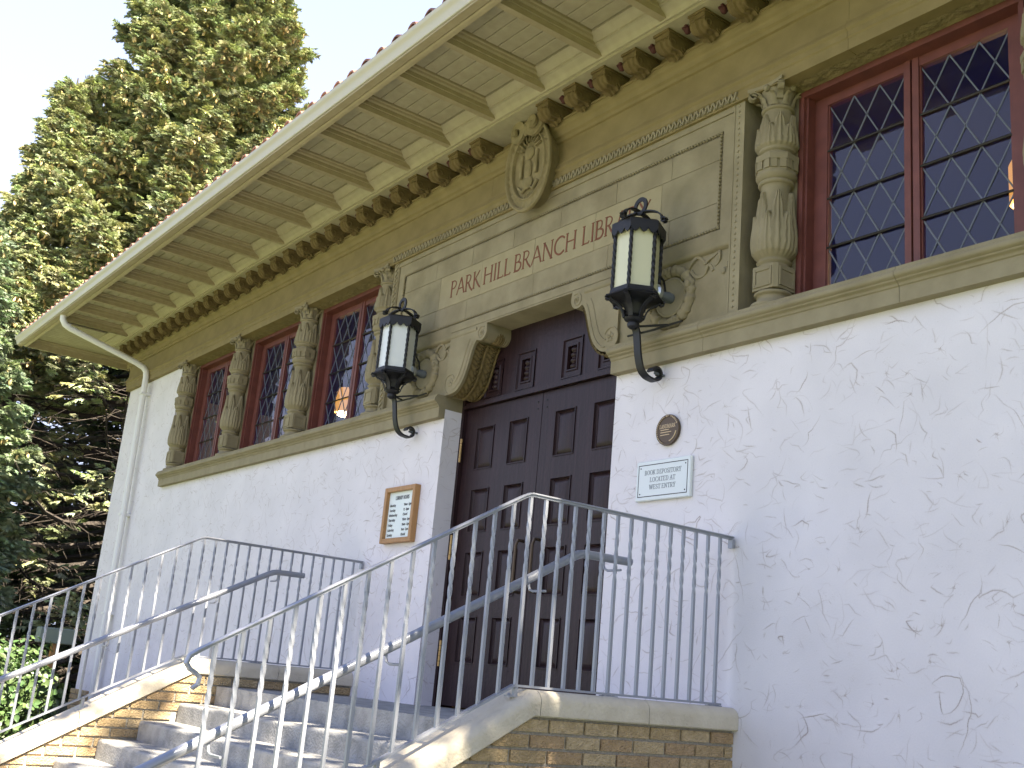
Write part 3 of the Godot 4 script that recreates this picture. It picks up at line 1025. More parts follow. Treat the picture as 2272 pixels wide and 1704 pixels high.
	var courses := [[2.776, 2.93, [fx0, -0.27, 0.16, 0.98, 1.75, 2.3, fx1], 0], [2.93, 3.2, [fx0, -0.24, 0.323, 0.96, 1.606, 2.22, fx1], 1], [3.2, 3.35, [fx0, -0.32, 0.18, 0.70, 1.235, 1.8, 2.3, fx1], 0]]
	for c in courses:
		for i in c[2].size() - 1:
			var bl := MB.new()
			bl.cbox(Vector3(c[2][i] + 0.0012, c[0] + 0.0012, -0.01), Vector3(c[2][i + 1] - 0.0012, c[1] - 0.0012, 0.0145 + rng.randf() * 0.001), 0.0015)
			part(pn, "ashlar_block", bl, M.stone_pale if c[3] and i > 0 and i < 5 else M.stone)
	inscription(pn)
	# scrolled consoles at the head of the door
	for s in [-1.0, 1.0]:
		console(lib, s)
	cartouche(lib)
	for s in [-1.0, 1.0]:
		wreath(lib, 0.96 + s * (1.385 if s > 0 else 1.3), s)

func inscription(pn: Node3D) -> void:
	var G := {
		"P": [0.62, [[0.12, 0, 0.12, 1, 1], [0.12, 0.97, 0.35, 0.98, 0.52, 0.86, 0.52, 0.68, 0.38, 0.53, 0.12, 0.5, 0]]],
		"A": [0.86, [[0.06, 0, 0.42, 1.02, 0], [0.42, 1.02, 0.8, 0, 1], [0.2, 0.36, 0.66, 0.36, 0]]],
		"R": [0.76, [[0.12, 0, 0.12, 1, 1], [0.12, 0.97, 0.35, 0.98, 0.5, 0.86, 0.5, 0.7, 0.38, 0.54, 0.12, 0.5, 0], [0.3, 0.52, 0.5, 0.18, 0.74, -0.06, 1]]],
		"K": [0.76, [[0.12, 0, 0.12, 1, 1], [0.62, 1, 0.14, 0.48, 0], [0.26, 0.56, 0.5, 0.2, 0.74, -0.05, 1]]],
		"H": [0.86, [[0.13, 0, 0.13, 1, 1], [0.72, 0, 0.72, 1, 1], [0.13, 0.52, 0.72, 0.52, 0]]],
		"I": [0.36, [[0.18, 0, 0.18, 1, 1]]],
		"L": [0.6, [[0.12, 0, 0.12, 1, 1], [0.12, 0.03, 0.5, 0.02, 0.56, 0.12, 0]]],
		"B": [0.68, [[0.12, 0, 0.12, 1, 1], [0.12, 0.97, 0.38, 0.97, 0.48, 0.84, 0.46, 0.66, 0.34, 0.54, 0.12, 0.53, 0], [0.34, 0.54, 0.56, 0.42, 0.58, 0.2, 0.42, 0.03, 0.12, 0.03, 1]]],
		"N": [0.9, [[0.13, 0, 0.13, 1, 0], [0.13, 1.0, 0.75, -0.03, 1], [0.75, -0.03, 0.75, 1, 0]]],
		"C": [0.86, [[0.8, 0.84, 0.62, 0.97, 0.4, 0.97, 0.16, 0.8, 0.08, 0.5, 0.16, 0.2, 0.4, 0.02, 0.62, 0.03, 0.8, 0.15, 1]]],
		"Y": [0.78, [[0.04, 1, 0.38, 0.5, 1], [0.74, 1, 0.38, 0.5, 0], [0.38, 0.52, 0.38, 0, 1]]]}
	var words := [["PARK", -0.085, 0.318], ["HILL", 0.352, 0.698], ["BRANCH", 0.73, 1.425], ["LIBRARY", 1.48, 2.13]]
	for w in words:
		var total := 0.0
		for ch in w[0]: total += G[ch][0]
		var k: float = (w[2] - w[1]) / total
		var x: float = w[1]
		for ch in w[0]:
			var b := MB.new()
			for st in G[ch][1]:
				var thick: float = 0.0066 if int(st[-1]) == 1 else 0.0042
				var p := V2(st.slice(0, st.size() - 1))
				if p.size() > 3: p = smooth(st.slice(0, st.size() - 1), 4)
				var path := PackedVector3Array()
				for q in p: path.append(Vector3(x + q.x * k, 3.0 + q.y * 0.131, 0.0165))
				b.sweep(path, V2([-thick, -0.0014, thick, -0.0014, thick, 0.0014, -thick, 0.0014]), Vector3(0, 0, 1))
				if p.size() == 2 and absf(p[0].x - p[1].x) < 0.02:               # little feet on the stems
					for q in p:
						b.box(Vector3(x + q.x * k - 0.013, 3.0 + q.y * 0.131 - 0.0025, 0.0152), Vector3(x + q.x * k + 0.013, 3.0 + q.y * 0.131 + 0.0025, 0.0182))
			part(pn, "letter", b, M.letter)
			x += G[ch][0] * k

func console(lib: Node3D, s: float) -> void:
	# drawn for the right-hand side; s = -1 mirrors it about the door's middle (x = 0.95)
	var n := node(lib, "door_console")
	var curve := smooth([1.432, 2.678, 1.426, 2.612, 1.455, 2.566, 1.5, 2.556, 1.545, 2.566, 1.58, 2.52, 1.606, 2.45, 1.63, 2.38, 1.672, 2.29, 1.735, 2.225, 1.8, 2.203, 1.9, 2.2], 6)
	var mirror := func(v: Vector2) -> Vector2: return v if s > 0 else Vector2(1.9 - v.x, v.y)
	var poly := PackedVector2Array()
	for q in curve: poly.append(mirror.call(q))
	poly.append(mirror.call(Vector2(1.9, 2.678)))
	var b := MB.new()
	b.prism(poly, Vector3.ZERO, Vector3(1, 0, 0), Vector3(0, 1, 0), -0.2, 0.022)
	part(n, "scroll_block", b, M.stone)
	# incised spirals and fillets on the face
	var f := MB.new()
	for off in [0.028, 0.075]:
		var path := PackedVector3Array()
		for i in range(27, 60):
			var q := curve[i]
			var d := (curve[mini(i + 1, curve.size() - 1)] - curve[i - 1]).normalized()
			var o: Vector2 = mirror.call(q + Vector2(-d.y, d.x) * off)
			path.append(Vector3(o.x, o.y, 0.023))
		f.tube(path, 0.0045, 6, Vector3(0, 0, 1))
	var c1: Vector2 = mirror.call(Vector2(1.488, 2.612))
	var c2: Vector2 = mirror.call(Vector2(1.835, 2.292))
	scroll_line(f, c1, 0.05, 0.012, 1.4, PI * (0.7 if s > 0 else 0.3), 0.023, 0.0055, -s)
	scroll_line(f, c2, 0.085, 0.05, 0.62, PI * (1.6 if s > 0 else 1.4), 0.023, 0.0055, s)
	for c in [[c1, 0.016], [c2, 0.036]]:
		for i in 5:
			var a := TAU * i / 5 + 0.3
			f.ball(Vector3(c[0].x + cos(a) * c[1] * 0.62, c[0].y + sin(a) * c[1] * 0.62, 0.022), Vector3(c[1] * 0.4, c[1] * 0.4, 0.008), 8, 5)
		f.ball(Vector3(c[0].x, c[0].y, 0.024), Vector3(c[1] * 0.28, c[1] * 0.28, 0.009), 8, 5)
	part(n, "scroll_relief", f, M.stone)
	# acanthus leaf on the belly of the scroll and rolled top
	var lf := MB.new()
	var rows := []
	for i in range(24, curve.size() - 5):
		var q := curve[i]
		var d := (curve[i + 1] - curve[i - 1]).normalized()
		var nrm := Vector2(d.y, -d.x)
		var row := PackedVector3Array()
		for k in 33:
			var v := k / 32.0
			var band := absf(fposmod(v * 2.0, 1.0) - 0.5) * 2.0
			var h := 0.004 + 0.02 * (1.0 - band * band) + 0.0055 * cos(i * 2.1 + band * 5.0)
			if absf(v - 0.5) < 0.05 or v < 0.05 or v > 0.95: h = 0.024
			var o: Vector2 = mirror.call(q + nrm * h)
			row.append(Vector3(o.x, o.y, lerpf(0.015, -0.195, v)))
		rows.append(row)
	lf.grid(rows, false, s > 0)
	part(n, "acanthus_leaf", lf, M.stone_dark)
	var ro := MB.new()
	var cr: Vector2 = mirror.call(Vector2(1.488, 2.612))
	var prof := []
	for k in 28:
		var v := k / 27.0
		prof.append(Vector2(0.056 + 0.009 * sin(v * PI * 2.0 - 0.6) * sin(v * PI) + 0.003 * cos(k * 2.2), v * 0.2))
	var tmp := MB.new(); tmp.lathe(Vector3.ZERO, prof, 20)
	ro.add(tmp, Transform3D(Basis(Vector3.RIGHT, PI / 2), Vector3(cr.x, cr.y, -0.19)))
	part(n, "scroll_roll", ro, M.stone_dark)

func cartouche(lib: Node3D) -> void:
	var n := node(lib, "cartouche", Vector3(0.975, 3.712, 0.0))
	var b := MB.new()
	var levels := [[0.8, 0.02], [0.88, 0.075], [0.97, 0.11], [1.0, 0.125], [0.99, 0.14], [0.955, 0.146], [0.92, 0.14], [0.89, 0.12], [0.82, 0.115], [0.76, 0.122], [0.735, 0.135], [0.705, 0.132], [0.685, 0.105], [0.6, 0.104], [0.45, 0.108], [0.3, 0.11], [0.15, 0.11], [0.01, 0.11]]
	var rows := []
	for L in levels:
		var row := PackedVector3Array()
		for i in 72:
			var a := TAU * i / 72
			var p: Vector2 = Vector2(cos(a) * 0.262, sin(a) * 0.352) * L[0]
			var z: float = L[1]
			if L[0] > 0.8 and L[0] < 0.9: z += 0.006 * sin(a * 44.0)
			if z > 0.05: z += 0.04 * (p.y / 0.352 * 0.5 + 0.5)
			row.append(Vector3(p.x, p.y, z))
		rows.append(row)
	b.grid(rows, true)
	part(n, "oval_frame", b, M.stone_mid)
	# carved device in the middle: a sunburst over a robed figure between pillars, ribbon below
	var d := MB.new()
	for i in 9:
		var a := PI * (0.1 + 0.8 * i / 8.0)
		d.obox(Transform3D(Basis(Vector3(0, 0, 1), a), Vector3(cos(a) * 0.105, 0.1 + sin(a) * 0.115, 0.15)), Vector3(0.06, 0.009, 0.02))
	d.ball(Vector3(0.0, 0.1, 0.14), Vector3(0.052, 0.052, 0.022), 12, 6)
	for s in [-1.0, 1.0]:
		d.cbox(Vector3(s * 0.085 - 0.014, -0.08, 0.13), Vector3(s * 0.085 + 0.014, 0.1, 0.152), 0.005)
		d.tube(V3([s * 0.11, -0.14, 0.135, s * 0.06, -0.19, 0.135, s * 0.02, -0.16, 0.135]), 0.012, 6, Vector3(0, 0, 1))
	d.ball(Vector3(-0.01, -0.03, 0.135), Vector3(0.04, 0.085, 0.022), 10, 6)
	d.ball(Vector3(-0.01, -0.13, 0.135), Vector3(0.06, 0.05, 0.02), 10, 6)
	for i in 4: d.tube(V3([-0.045 + i * 0.026, -0.235, 0.125, -0.03 + i * 0.024, -0.21, 0.128]), 0.006, 5, Vector3(0, 0, 1))
	part(n, "carved_relief", d, M.stone_mid)
	var v := MB.new()                                                      # rolled crest
	for s in [-1.0, 1.0]:
		var path := PackedVector3Array()
		for i in 34:
			var f := i / 33.0
			var a: float = PI * 0.5 - float(s) * TAU * 1.5 * f
			var r := lerpf(0.085, 0.014, f)
			path.append(Vector3(s * 0.085 + cos(a) * r, 0.275 + sin(a) * r, 0.17 + 0.05 * f))
		v.sweep(path, V2([-0.028, -0.011, 0.028, -0.011, 0.028, 0.011, -0.028, 0.011]), Vector3(0, 0, 1))
	v.ball(Vector3(0, 0.27, 0.19), Vector3(0.03, 0.06, 0.025), 10, 6)
	part(n, "crest_scroll", v, M.stone_mid)

func wreath(lib: Node3D, x: float, s: float) -> void:
	var n := node(lib, "carved_wreath", Vector3(x, 2.432, 0.0))
	var b := MB.new()
	var rows := []
	for i in 61:
		var a := TAU * i / 60
		var row := PackedVector3Array()
		var swell := 0.028 + 0.006 * absf(sin(a * 6.0)) + 0.005 * sin(a * 19.0)
		for k in 12:
			var p := TAU * k / 12
			var r := 0.155 + cos(p) * swell * (1.0 + 0.12 * sin(a * 27.0 + p * 2.0))
			row.append(Vector3(cos(a) * r, sin(a) * r * 1.05, 0.008 + sin(p) * swell * 0.95))
		rows.append(row)
	b.grid(rows, true, true)
	for q in 4:
		var a := TAU * q / 4 + 0.25
		b.ball(Vector3(cos(a) * 0.158, sin(a) * 0.165, 0.035), Vector3(0.024, 0.024, 0.018), 8, 5)
		for k in 3:
			var a2 := a + (k - 1) * 0.17
			b.ball(Vector3(cos(a2) * 0.158, sin(a2) * 0.165, 0.03), Vector3(0.014, 0.014, 0.014), 6, 4)
	part(n, "leaf_ring", b, M.stone)
	var d := MB.new()
	var tmp := MB.new(); tmp.lathe(Vector3.ZERO, [Vector2(0.122, -0.002), Vector2(0.122, 0.016), Vector2(0.112, 0.02), Vector2(0.1, 0.01), Vector2(0.06, 0.008), Vector2(0.001, 0.008)], 36)
	d.add(tmp, Transform3D(Basis(Vector3.RIGHT, PI / 2), Vector3(0, 0, 0)))
	part(n, "inner_dish", d, M.stone)
	# fluttering ribbon ends on the outer and inner side
	var r := MB.new()
	for side in [1.0, -1.0]:
		for q in [[0.13, 0.15, 0.2, 0.2, 0.26, 0.15, 0.3, 0.17, 0.36, 0.2, 0.37, 0.15, 0.33, 0.12], [0.15, 0.13, 0.2, 0.08, 0.26, 0.09, 0.29, 0.13, 0.32, 0.09]]:
			var pts := smooth(q, 6)
			var path := PackedVector3Array()
			for i in pts.size(): path.append(Vector3(pts[i].x * side, pts[i].y, 0.005 + 0.006 * sin(i * 0.5)))
			r.sweep(path, V2([-0.009, -0.006, 0.009, -0.006, 0.009, 0.006, -0.009, 0.006]), Vector3(0, 0, 1))
		r.ball(Vector3(0.4 * side, 0.07, 0.008), Vector3(0.016, 0.02, 0.008), 6, 4); r.ball(Vector3(0.43 * side, 0.1, 0.008), Vector3(0.013, 0.018, 0.008), 6, 4)
	part(n, "ribbon", r, M.stone)

func door(lib: Node3D) -> void:
	var d := node(lib, "entrance_door")
	var Z := -0.18
	var fr := MB.new()
	fr.box(Vector3(0.0, -0.03, -0.3), Vector3(0.03, 2.2, Z + 0.03)); fr.box(Vector3(1.87, -0.03, -0.3), Vector3(1.9, 2.2, Z + 0.03))
	fr.box(Vector3(0.03, 2.125, -0.26), Vector3(1.87, 2.15, Z + 0.035)); fr.box(Vector3(0.03, 2.15, -0.26), Vector3(1.87, 2.172, Z + 0.018))
	part(d, "frame", fr, M.door)
	for s in 2:
		var leaf := MB.new()
		var x0: float = 0.032 if s == 0 else 0.953
		var x1: float = 0.947 if s == 0 else 1.868
		var cols := [[0.185, 0.405], [0.585, 0.8]] if s == 0 else [[1.1, 1.315], [1.495, 1.715]]
		var rws := [[0.28, 0.6], [0.735, 1.055], [1.19, 1.51], [1.65, 1.97]]
		# stiles and rails
		leaf.box(Vector3(x0, -0.01, Z - 0.045), Vector3(cols[0][0], 2.12, Z)); leaf.box(Vector3(cols[0][1], -0.01, Z - 0.045), Vector3(cols[1][0], 2.12, Z)); leaf.box(Vector3(cols[1][1], -0.01, Z - 0.045), Vector3(x1, 2.12, Z))
		for c in cols:
			var y := -0.01
			for r in rws:
				leaf.box(Vector3(c[0], y, Z - 0.045), Vector3(c[1], r[0], Z)); y = r[1]
			leaf.box(Vector3(c[0], y, Z - 0.045), Vector3(c[1], 2.12, Z))
		part(d, "leaf", leaf, M.door)
		for c in cols:
			for r in rws:
				var p := MB.new()
				var a := Vector2(c[0], r[0]); var e := Vector2(c[1], r[1])
				var rings := [[0.0, Z + 0.006], [0.008, Z + 0.006], [0.012, Z - 0.012], [0.02, Z - 0.02], [0.05, Z - 0.004], [0.05, Z - 0.004]]
				var rows := []
				for q in rings:
					rows.append(PackedVector3Array([Vector3(a.x + q[0], a.y + q[0], q[1]), Vector3(e.x - q[0], a.y + q[0], q[1]), Vector3(e.x - q[0], e.y - q[0], q[1]), Vector3(a.x + q[0], e.y - q[0], q[1])]))
				p.grid(rows, true); p.fan(rows[-1])
				part(d, "raised_panel", p, M.door)
		# long pull handle near the meeting stile
		var hx: float = 0.86 if s == 0 else 1.04
		var h := MB.new()
		h.tube(V3([hx, 0.76, Z, hx, 0.76, Z + 0.045, hx, 0.8, Z + 0.06, hx, 1.06, Z + 0.06, hx, 1.1, Z + 0.045, hx, 1.1, Z]), 0.011, 8, Vector3.RIGHT)
		part(d, "handle", h, M.bronze)
		for y in [2.06, 2.01]:
			var st := MB.new(); st.ball(Vector3(0.9 if s == 0 else 1.0, y, Z), Vector3(0.007, 0.007, 0.006), 6, 4)
			part(d, "stud", st, M.iron)
	for y in [1.72, 1.0, 0.25]:
		var hg := MB.new()
		for k in 5: hg.tube(V3([0.038, y + k * 0.036, Z + 0.034, 0.038, y + k * 0.036 + 0.033, Z + 0.034]), 0.009, 8, Vector3.RIGHT)
		part(d, "hinge", hg, M.brass)
	# fixed transom with turned spindles in narrow openings
	var t := MB.new()
	var tz := -0.2
	var ops := [[0.2, 0.42], [0.585, 0.8], [1.1, 1.315], [1.48, 1.7]]
	var x := 0.03
	for o in ops:
		t.box(Vector3(x, 2.172, -0.26), Vector3(o[0], 2.678, tz)); x = o[1]
		t.box(Vector3(o[0], 2.172, -0.26), Vector3(o[1], 2.19, tz)); t.box(Vector3(o[0], 2.475, -0.26), Vector3(o[1], 2.678, tz))
	t.box(Vector3(x, 2.172, -0.26), Vector3(1.87, 2.678, tz))
	t.box(Vector3(0.03, 2.172, -0.3), Vector3(1.87, 2.678, -0.27))
	part(d, "transom", t, M.door)
	for o in ops:
		var p := MB.new()
		var rings := [[0.0, tz + 0.008], [0.01, tz + 0.008], [0.016, tz - 0.004], [0.045, tz - 0.004], [0.05, tz + 0.004], [0.06, tz + 0.004], [0.064, tz - 0.05]]
		var rows := []
		for q in rings:
			rows.append(PackedVector3Array([Vector3(o[0] + q[0], 2.19 + q[0], q[1]), Vector3(o[1] - q[0], 2.19 + q[0], q[1]), Vector3(o[1] - q[0], 2.475 - q[0], q[1]), Vector3(o[0] + q[0], 2.475 - q[0], q[1])]))
		p.grid(rows, true)
		part(d, "transom_panel", p, M.door)
		var sp := MB.new()
		var prof := []
		for k in 40:
			var f := k / 39.0
			prof.append(Vector2(0.022 + 0.012 * absf(sin(f * PI * 4.0)), 2.254 + f * 0.157))
		sp.lathe(Vector3((o[0] + o[1]) / 2, 0, tz - 0.03), prof, 14)
		part(d, "turned_spindle", sp, M.door)

func downspout(lib: Node3D) -> void:
	var d := node(lib, "downspout")
	var b := MB.new()
	var path := V3([-7.1, 4.09, 1.21, -7.1, 4.02, 1.205, -7.1, 3.965, 1.17, -7.1, 3.93, 1.1, -7.08, 3.7, 0.24, -7.075, 3.66, 0.14, -7.07, 3.61, 0.095, -7.065, 3.54, 0.085])
	path.append_array(V3([-7.05, 3.2, 0.085, -6.94, 1.2, 0.085, -6.9, GROUND + 0.2, 0.085, -6.9, GROUND + 0.12, 0.12, -6.9, GROUND + 0.06, 0.25]))
	b.tube(path, 0.038, 14, Vector3.RIGHT)
	part(d, "pipe", b, M.pipe)
	for y in [3.3, 1.75, 0.55]:
		var k := MB.new()
		var x: float = lerpf(-6.9, -7.06, (y + 1.0) / 4.4)
		k.box(Vector3(x - 0.048, y, 0.0), Vector3(x + 0.048, y + 0.025, 0.127))
		part(d, "strap", k, M.pipe)
	var c := MB.new()
	c.tube(V3([-7.1, 3.952, 1.14, -7.1, 3.944, 1.112]), 0.042, 14, Vector3.RIGHT)
	part(d, "joint_ring", c, M.pipe)

# ---------------------------------------------------------------- steps, cheek walls, railings
func steps() -> void:
	var s := thing("entrance_steps", "worn grey concrete steps rising between brick cheek walls to the doors", "steps")
	var top := -0.025
	var b := MB.new()
	b.box(Vector3(-0.9, GROUND, 0.0), Vector3(2.7, top, 1.075))
	b.box(Vector3(0.0, -0.2, -0.29), Vector3(1.9, top, 0.0))
	part(s, "landing", b, M.concrete)
	for i in 8:
		var y := top - 0.1285 * (i + 1)
		var z0 := 1.075 + 0.2525 * i
		var st := MB.new()
		var nose := V2([z0 - 0.0, GROUND, z0 + 0.2525, GROUND, z0 + 0.2525, y - 0.022, z0 + 0.2485, y - 0.008, z0 + 0.238, y, z0, y])
		st.prism(nose, Vector3.ZERO, Vector3(0, 0, 1), Vector3(0, 1, 0), -2.7, 0.9)
		part(s, "step", st, M.concrete)

func cap_line(z: float, y0: float, zb: float, k: float) -> float:
	return y0 if z < zb else y0 - k * (z - zb)

func cheeks() -> void:
	# x0..x1, which face carries visible brick, cap outline
	var set_ := [["right", 2.705, 2.93, 2.69, 2.96, "low tan brick cheek wall with sloping stone cap right of the steps", 0.56, [0.0, 0.6, 1.235, 2.1, 2.97]],
		["left", -1.16, -0.915, -1.175, -0.895, "low tan brick cheek wall with sloping stone cap left of the steps, before the shrub", 0.556, [0.0, 0.62, 1.26, 1.98, 2.97]]]
	for c in set_:
		var w := thing("cheek_wall", c[5], "wall", Vector3.ZERO, 0.0, "cheek walls beside the steps")
		var yb := 0.047
		var zb := 1.262
		var k: float = c[6]
		var core := MB.new()
		core.prism(V2([0.0, GROUND, 2.9, GROUND, 2.9, cap_line(2.9, yb, zb, k) + 0.01, zb, yb + 0.01, 0.0, yb + 0.01]), Vector3.ZERO, Vector3(0, 0, 1), Vector3(0, 1, 0), -c[2] + 0.012, -c[1] - 0.012)
		part(w, "mortar", core, M.mortar)
		var course := 0.0632
		for row in 20:
			var y1 := yb - 0.012 - row * course
			var y0 := y1 - course + 0.013
			if y0 < GROUND: break
			var z := -0.03 - (0.1 if row % 2 else 0.0)
			while z < 2.9:
				var len := 0.1845
				var za := maxf(z, 0.002)
				var ze := minf(z + len, 2.898)
				z += len + 0.015
				if ze - za < 0.03: continue
				if c[0] == "left" and cap_line(za, -0.03, 1.075, 0.509) > y1 + 0.1: continue     # hidden behind the steps
				var poly := V2([za, y0, ze, y0, ze, y1, za, y1])
				# cut to the slope of the cap
				var keep := V2([-1, GROUND - 1, 3.2, GROUND - 1, 3.2, cap_line(3.2, yb - 0.008, zb, k), zb, yb - 0.008, -1, yb - 0.008])
				for q in Geometry2D.intersect_polygons(poly, keep):
					if q.size() < 3: continue
					var out := rng.randf_range(-0.002, 0.003)
					var b := MB.new()
					b.prism(q, Vector3.ZERO, Vector3(0, 0, 1), Vector3(0, 1, 0), -c[2] - out, -c[2] + 0.05)
					part(w, "brick", b, M.brick[rng.randi() % 4])
				# header face at the end of the wall nearest the walk
		for row in 8:
			var y1 := cap_line(2.9, yb, zb, k) - 0.015 - row * course
			if y1 - course < GROUND: break
			var b := MB.new(); b.cbox(Vector3(c[1] + 0.015, y1 - course + 0.0105, 2.86), Vector3(c[2] - 0.015, y1, 2.908), 0.004)
			part(w, "brick", b, M.brick[row % 4])
		# cap stones
		var prof := PackedVector2Array()
		var hw: float = (c[4] - c[3]) / 2
		for i in 7:
			var a := PI * 0.5 * i / 6
			prof.append(Vector2(hw - 0.05 + 0.05 * cos(a), 0.058 + 0.05 * sin(a)))
		for i in 7:
			var a := PI * 0.5 + PI * 0.5 * i / 6
			prof.append(Vector2(-hw + 0.05 + 0.05 * cos(a), 0.058 + 0.05 * sin(a)))
		prof.append(Vector2(-hw, 0.006)); prof.append(Vector2(-hw + 0.006, 0.0)); prof.append(Vector2(hw - 0.006, 0.0)); prof.append(Vector2(hw, 0.006))
		var xc: float = (c[3] + c[4]) / 2
		var joints: Array = c[7]
		for i in joints.size() - 1:
			var zs := [joints[i] + 0.002, joints[i + 1] - 0.002]
			if joints[i] < zb and joints[i + 1] > zb: zs = [joints[i] + 0.002, zb, joints[i + 1] - 0.002]
			var rows := []
			for z in zs:
				var row := PackedVector3Array()
				for q in prof: row.append(Vector3(xc + q.x, cap_line(z, yb, zb, k) + q.y, z))
				rows.append(row)
			var b := MB.new()
			b.grid(rows, true); b.fan(rows[0], true); b.fan(rows[-1])
			part(w, "cap_stone", b, M.cap)

func baluster(h: float) -> MB:
	var b := MB.new()
	var path := PackedVector3Array()
	var prof := V2([-0.0072, -0.0072, 0.0072, -0.0072, 0.0072, 0.0072, -0.0072, 0.0072])
	b.box(Vector3(-0.0072, 0, -0.0072), Vector3(0.0072, h * 0.62, 0.0072))
	for i in 33: path.append(Vector3(0, h * (0.62 + 0.3 * i / 32.0), 0))
	b.sweep(path, prof, Vector3(0, 0, 1), TAU * 1.0, false)
	b.box(Vector3(-0.0072, h * 0.92, -0.0072), Vector3(0.0072, h, 0.0072))
	return b

func railings() -> void:
	var sides := [["right", 2.884, 2.76, "grey steel stair railing with twisted balusters nearest the camera, on the right cheek wall", 0.572, 0.522, 1.335, 0.92, 0.536, 0.79, 0.59],
		["left", -0.955, -0.845, "grey steel stair railing with twisted balusters on the left cheek wall, far side of steps", 0.55, 0.512, 1.325, 0.8, 0.52, 0.81, 0.55]]
	for c in sides:
		var x: float = c[1]
		var g := thing("stair_railing", c[3], "railing", Vector3(x, 0, 0), 0.0, "stair railings either side of the steps")
		var kt: float = c[4]; var kb: float = c[5]; var zb: float = c[6]
		var yt := 0.992
		var ysh := 0.166
		var ze := 2.757
		# moulded top rail with lamb's tongue end
		var path := V3([0, yt, 0.012, 0, yt, 0.6, 0, yt, zb - 0.02, 0, yt - 0.003, zb, 0, yt - kt * 0.03, zb + 0.03, 0, yt - kt * (ze - 0.4 - zb), ze - 0.4])
		var y1 := yt - kt * (ze - zb)
		path.append_array(V3([0, y1 + 0.012, ze - 0.02, 0, y1 - 0.012, ze + 0.014, 0, y1 - 0.038, ze + 0.022, 0, y1 - 0.058, ze + 0.006, 0, y1 - 0.07, ze - 0.018, 0, y1 - 0.084, ze - 0.034, 0, y1 - 0.108, ze - 0.03, 0, y1 - 0.122, ze - 0.012]))
		var b := MB.new()
		var pr := V2([-0.01, -0.01, 0.01, -0.01, 0.011, -0.002, 0.018, 0.001, 0.018, 0.005, 0.01, 0.009, -0.01, 0.009, -0.018, 0.005, -0.018, 0.001, -0.011, -0.002])
		var turned := PackedVector2Array()
		for q in pr: turned.append(Vector2(q.y, q.x))
		turned.reverse()
		b.sweep(path, turned, Vector3.RIGHT, 0.0, true, 0.72)
		part(g, "top_rail", b, M.rail)
		var s := MB.new()
		s.sweep(V3([0, ysh, 0.06, 0, ysh, 0.7, 0, ysh, zb, 0, ysh - kb * 0.7, zb + 0.7, 0, ysh - kb * (2.72 - zb), 2.72]), V2([-0.014, -0.005, 0.014, -0.005, 0.014, 0.005, -0.014, 0.005]))
		part(g, "bottom_rail", s, M.rail)
		var flat := baluster(yt - 0.01 - ysh).mesh()
		var step := 0.0876
		var zz := zb - 0.012
		var k := 0
		while zz > 0.07:
			part(g, "baluster", flat, M.rail, Transform3D(Basis(), Vector3(0, ysh, zz)))
			zz -= step
			k += 1
		zz = zb + 0.078
		while zz < 2.72:
			var ya := ysh - kb * (zz - zb)
			var yb := yt - kt * (zz - zb) - 0.008
			part(g, "baluster", baluster(yb - ya), M.rail, Transform3D(Basis(), Vector3(0, ya, zz)))
			zz += 0.0975
		# feet bolted to the cap
		for z in [0.1, 0.79, zb - 0.012, 1.96, 2.64]:
			var yc := cap_line(z, 0.152, 1.262, 0.556)
			var yr: float = ysh if z < zb else ysh - kb * (z - zb)
			var f := MB.new()
			f.box(Vector3(-0.009, yc - 0.03, z - 0.009), Vector3(0.009, yr, z + 0.009))
			f.obox(Transform3D(Basis(Vector3.RIGHT, 0.0 if z < zb else atan(0.556)), Vector3(0, yc + 0.004, z)), Vector3(0.035, 0.007, 0.085))
			for q in [-0.03, 0.03]: f.ball(Vector3(0, yc + 0.01 - (0.0 if z < zb else q * 0.556), z + q), Vector3(0.008, 0.008, 0.008), 6, 4)
			part(g, "foot", f, M.rail)
		var wb := MB.new()
		wb.box(Vector3(-0.008, yt - 0.055, 0.012), Vector3(0.022, yt - 0.011, 0.03))
		wb.ball(Vector3(0.022, yt - 0.035, 0.021), Vector3(0.004, 0.006, 0.006), 6, 4)
		part(g, "wall_bracket", wb, M.rail)
		# round grab rail carried inside the balusters on bent brackets
		var dx: float = c[2] - x
		var zk: float = c[7]; var kk: float = c[8]; var yk: float = c[9]
		var hr := MB.new()
		hr.tube(V3([dx, yk + 0.004, c[10], dx, yk + 0.002, zk - 0.03, dx, yk - 0.004, zk, dx, yk - kk * 0.03 - 0.002, zk + 0.03, dx, yk - kk * (2.0 - zk), 2.0, dx, yk - kk * (3.05 - zk), 3.05]), 0.0205, 14)
		part(g, "grab_rail", hr, M.rail)
		for z in [0.76, 1.2, 1.9, 2.6]:
			var yh: float = yk if z < zk else yk - kk * (z - zk)
			var br := MB.new()
			br.tube(V3([0, yh - 0.06, z, dx * 0.75, yh - 0.06, z, dx * 0.94, yh - 0.052, z, dx, yh - 0.035, z, dx, yh - 0.012, z]), 0.0058, 6, Vector3(0, 0, 1))
			part(g, "bracket", br, M.rail)

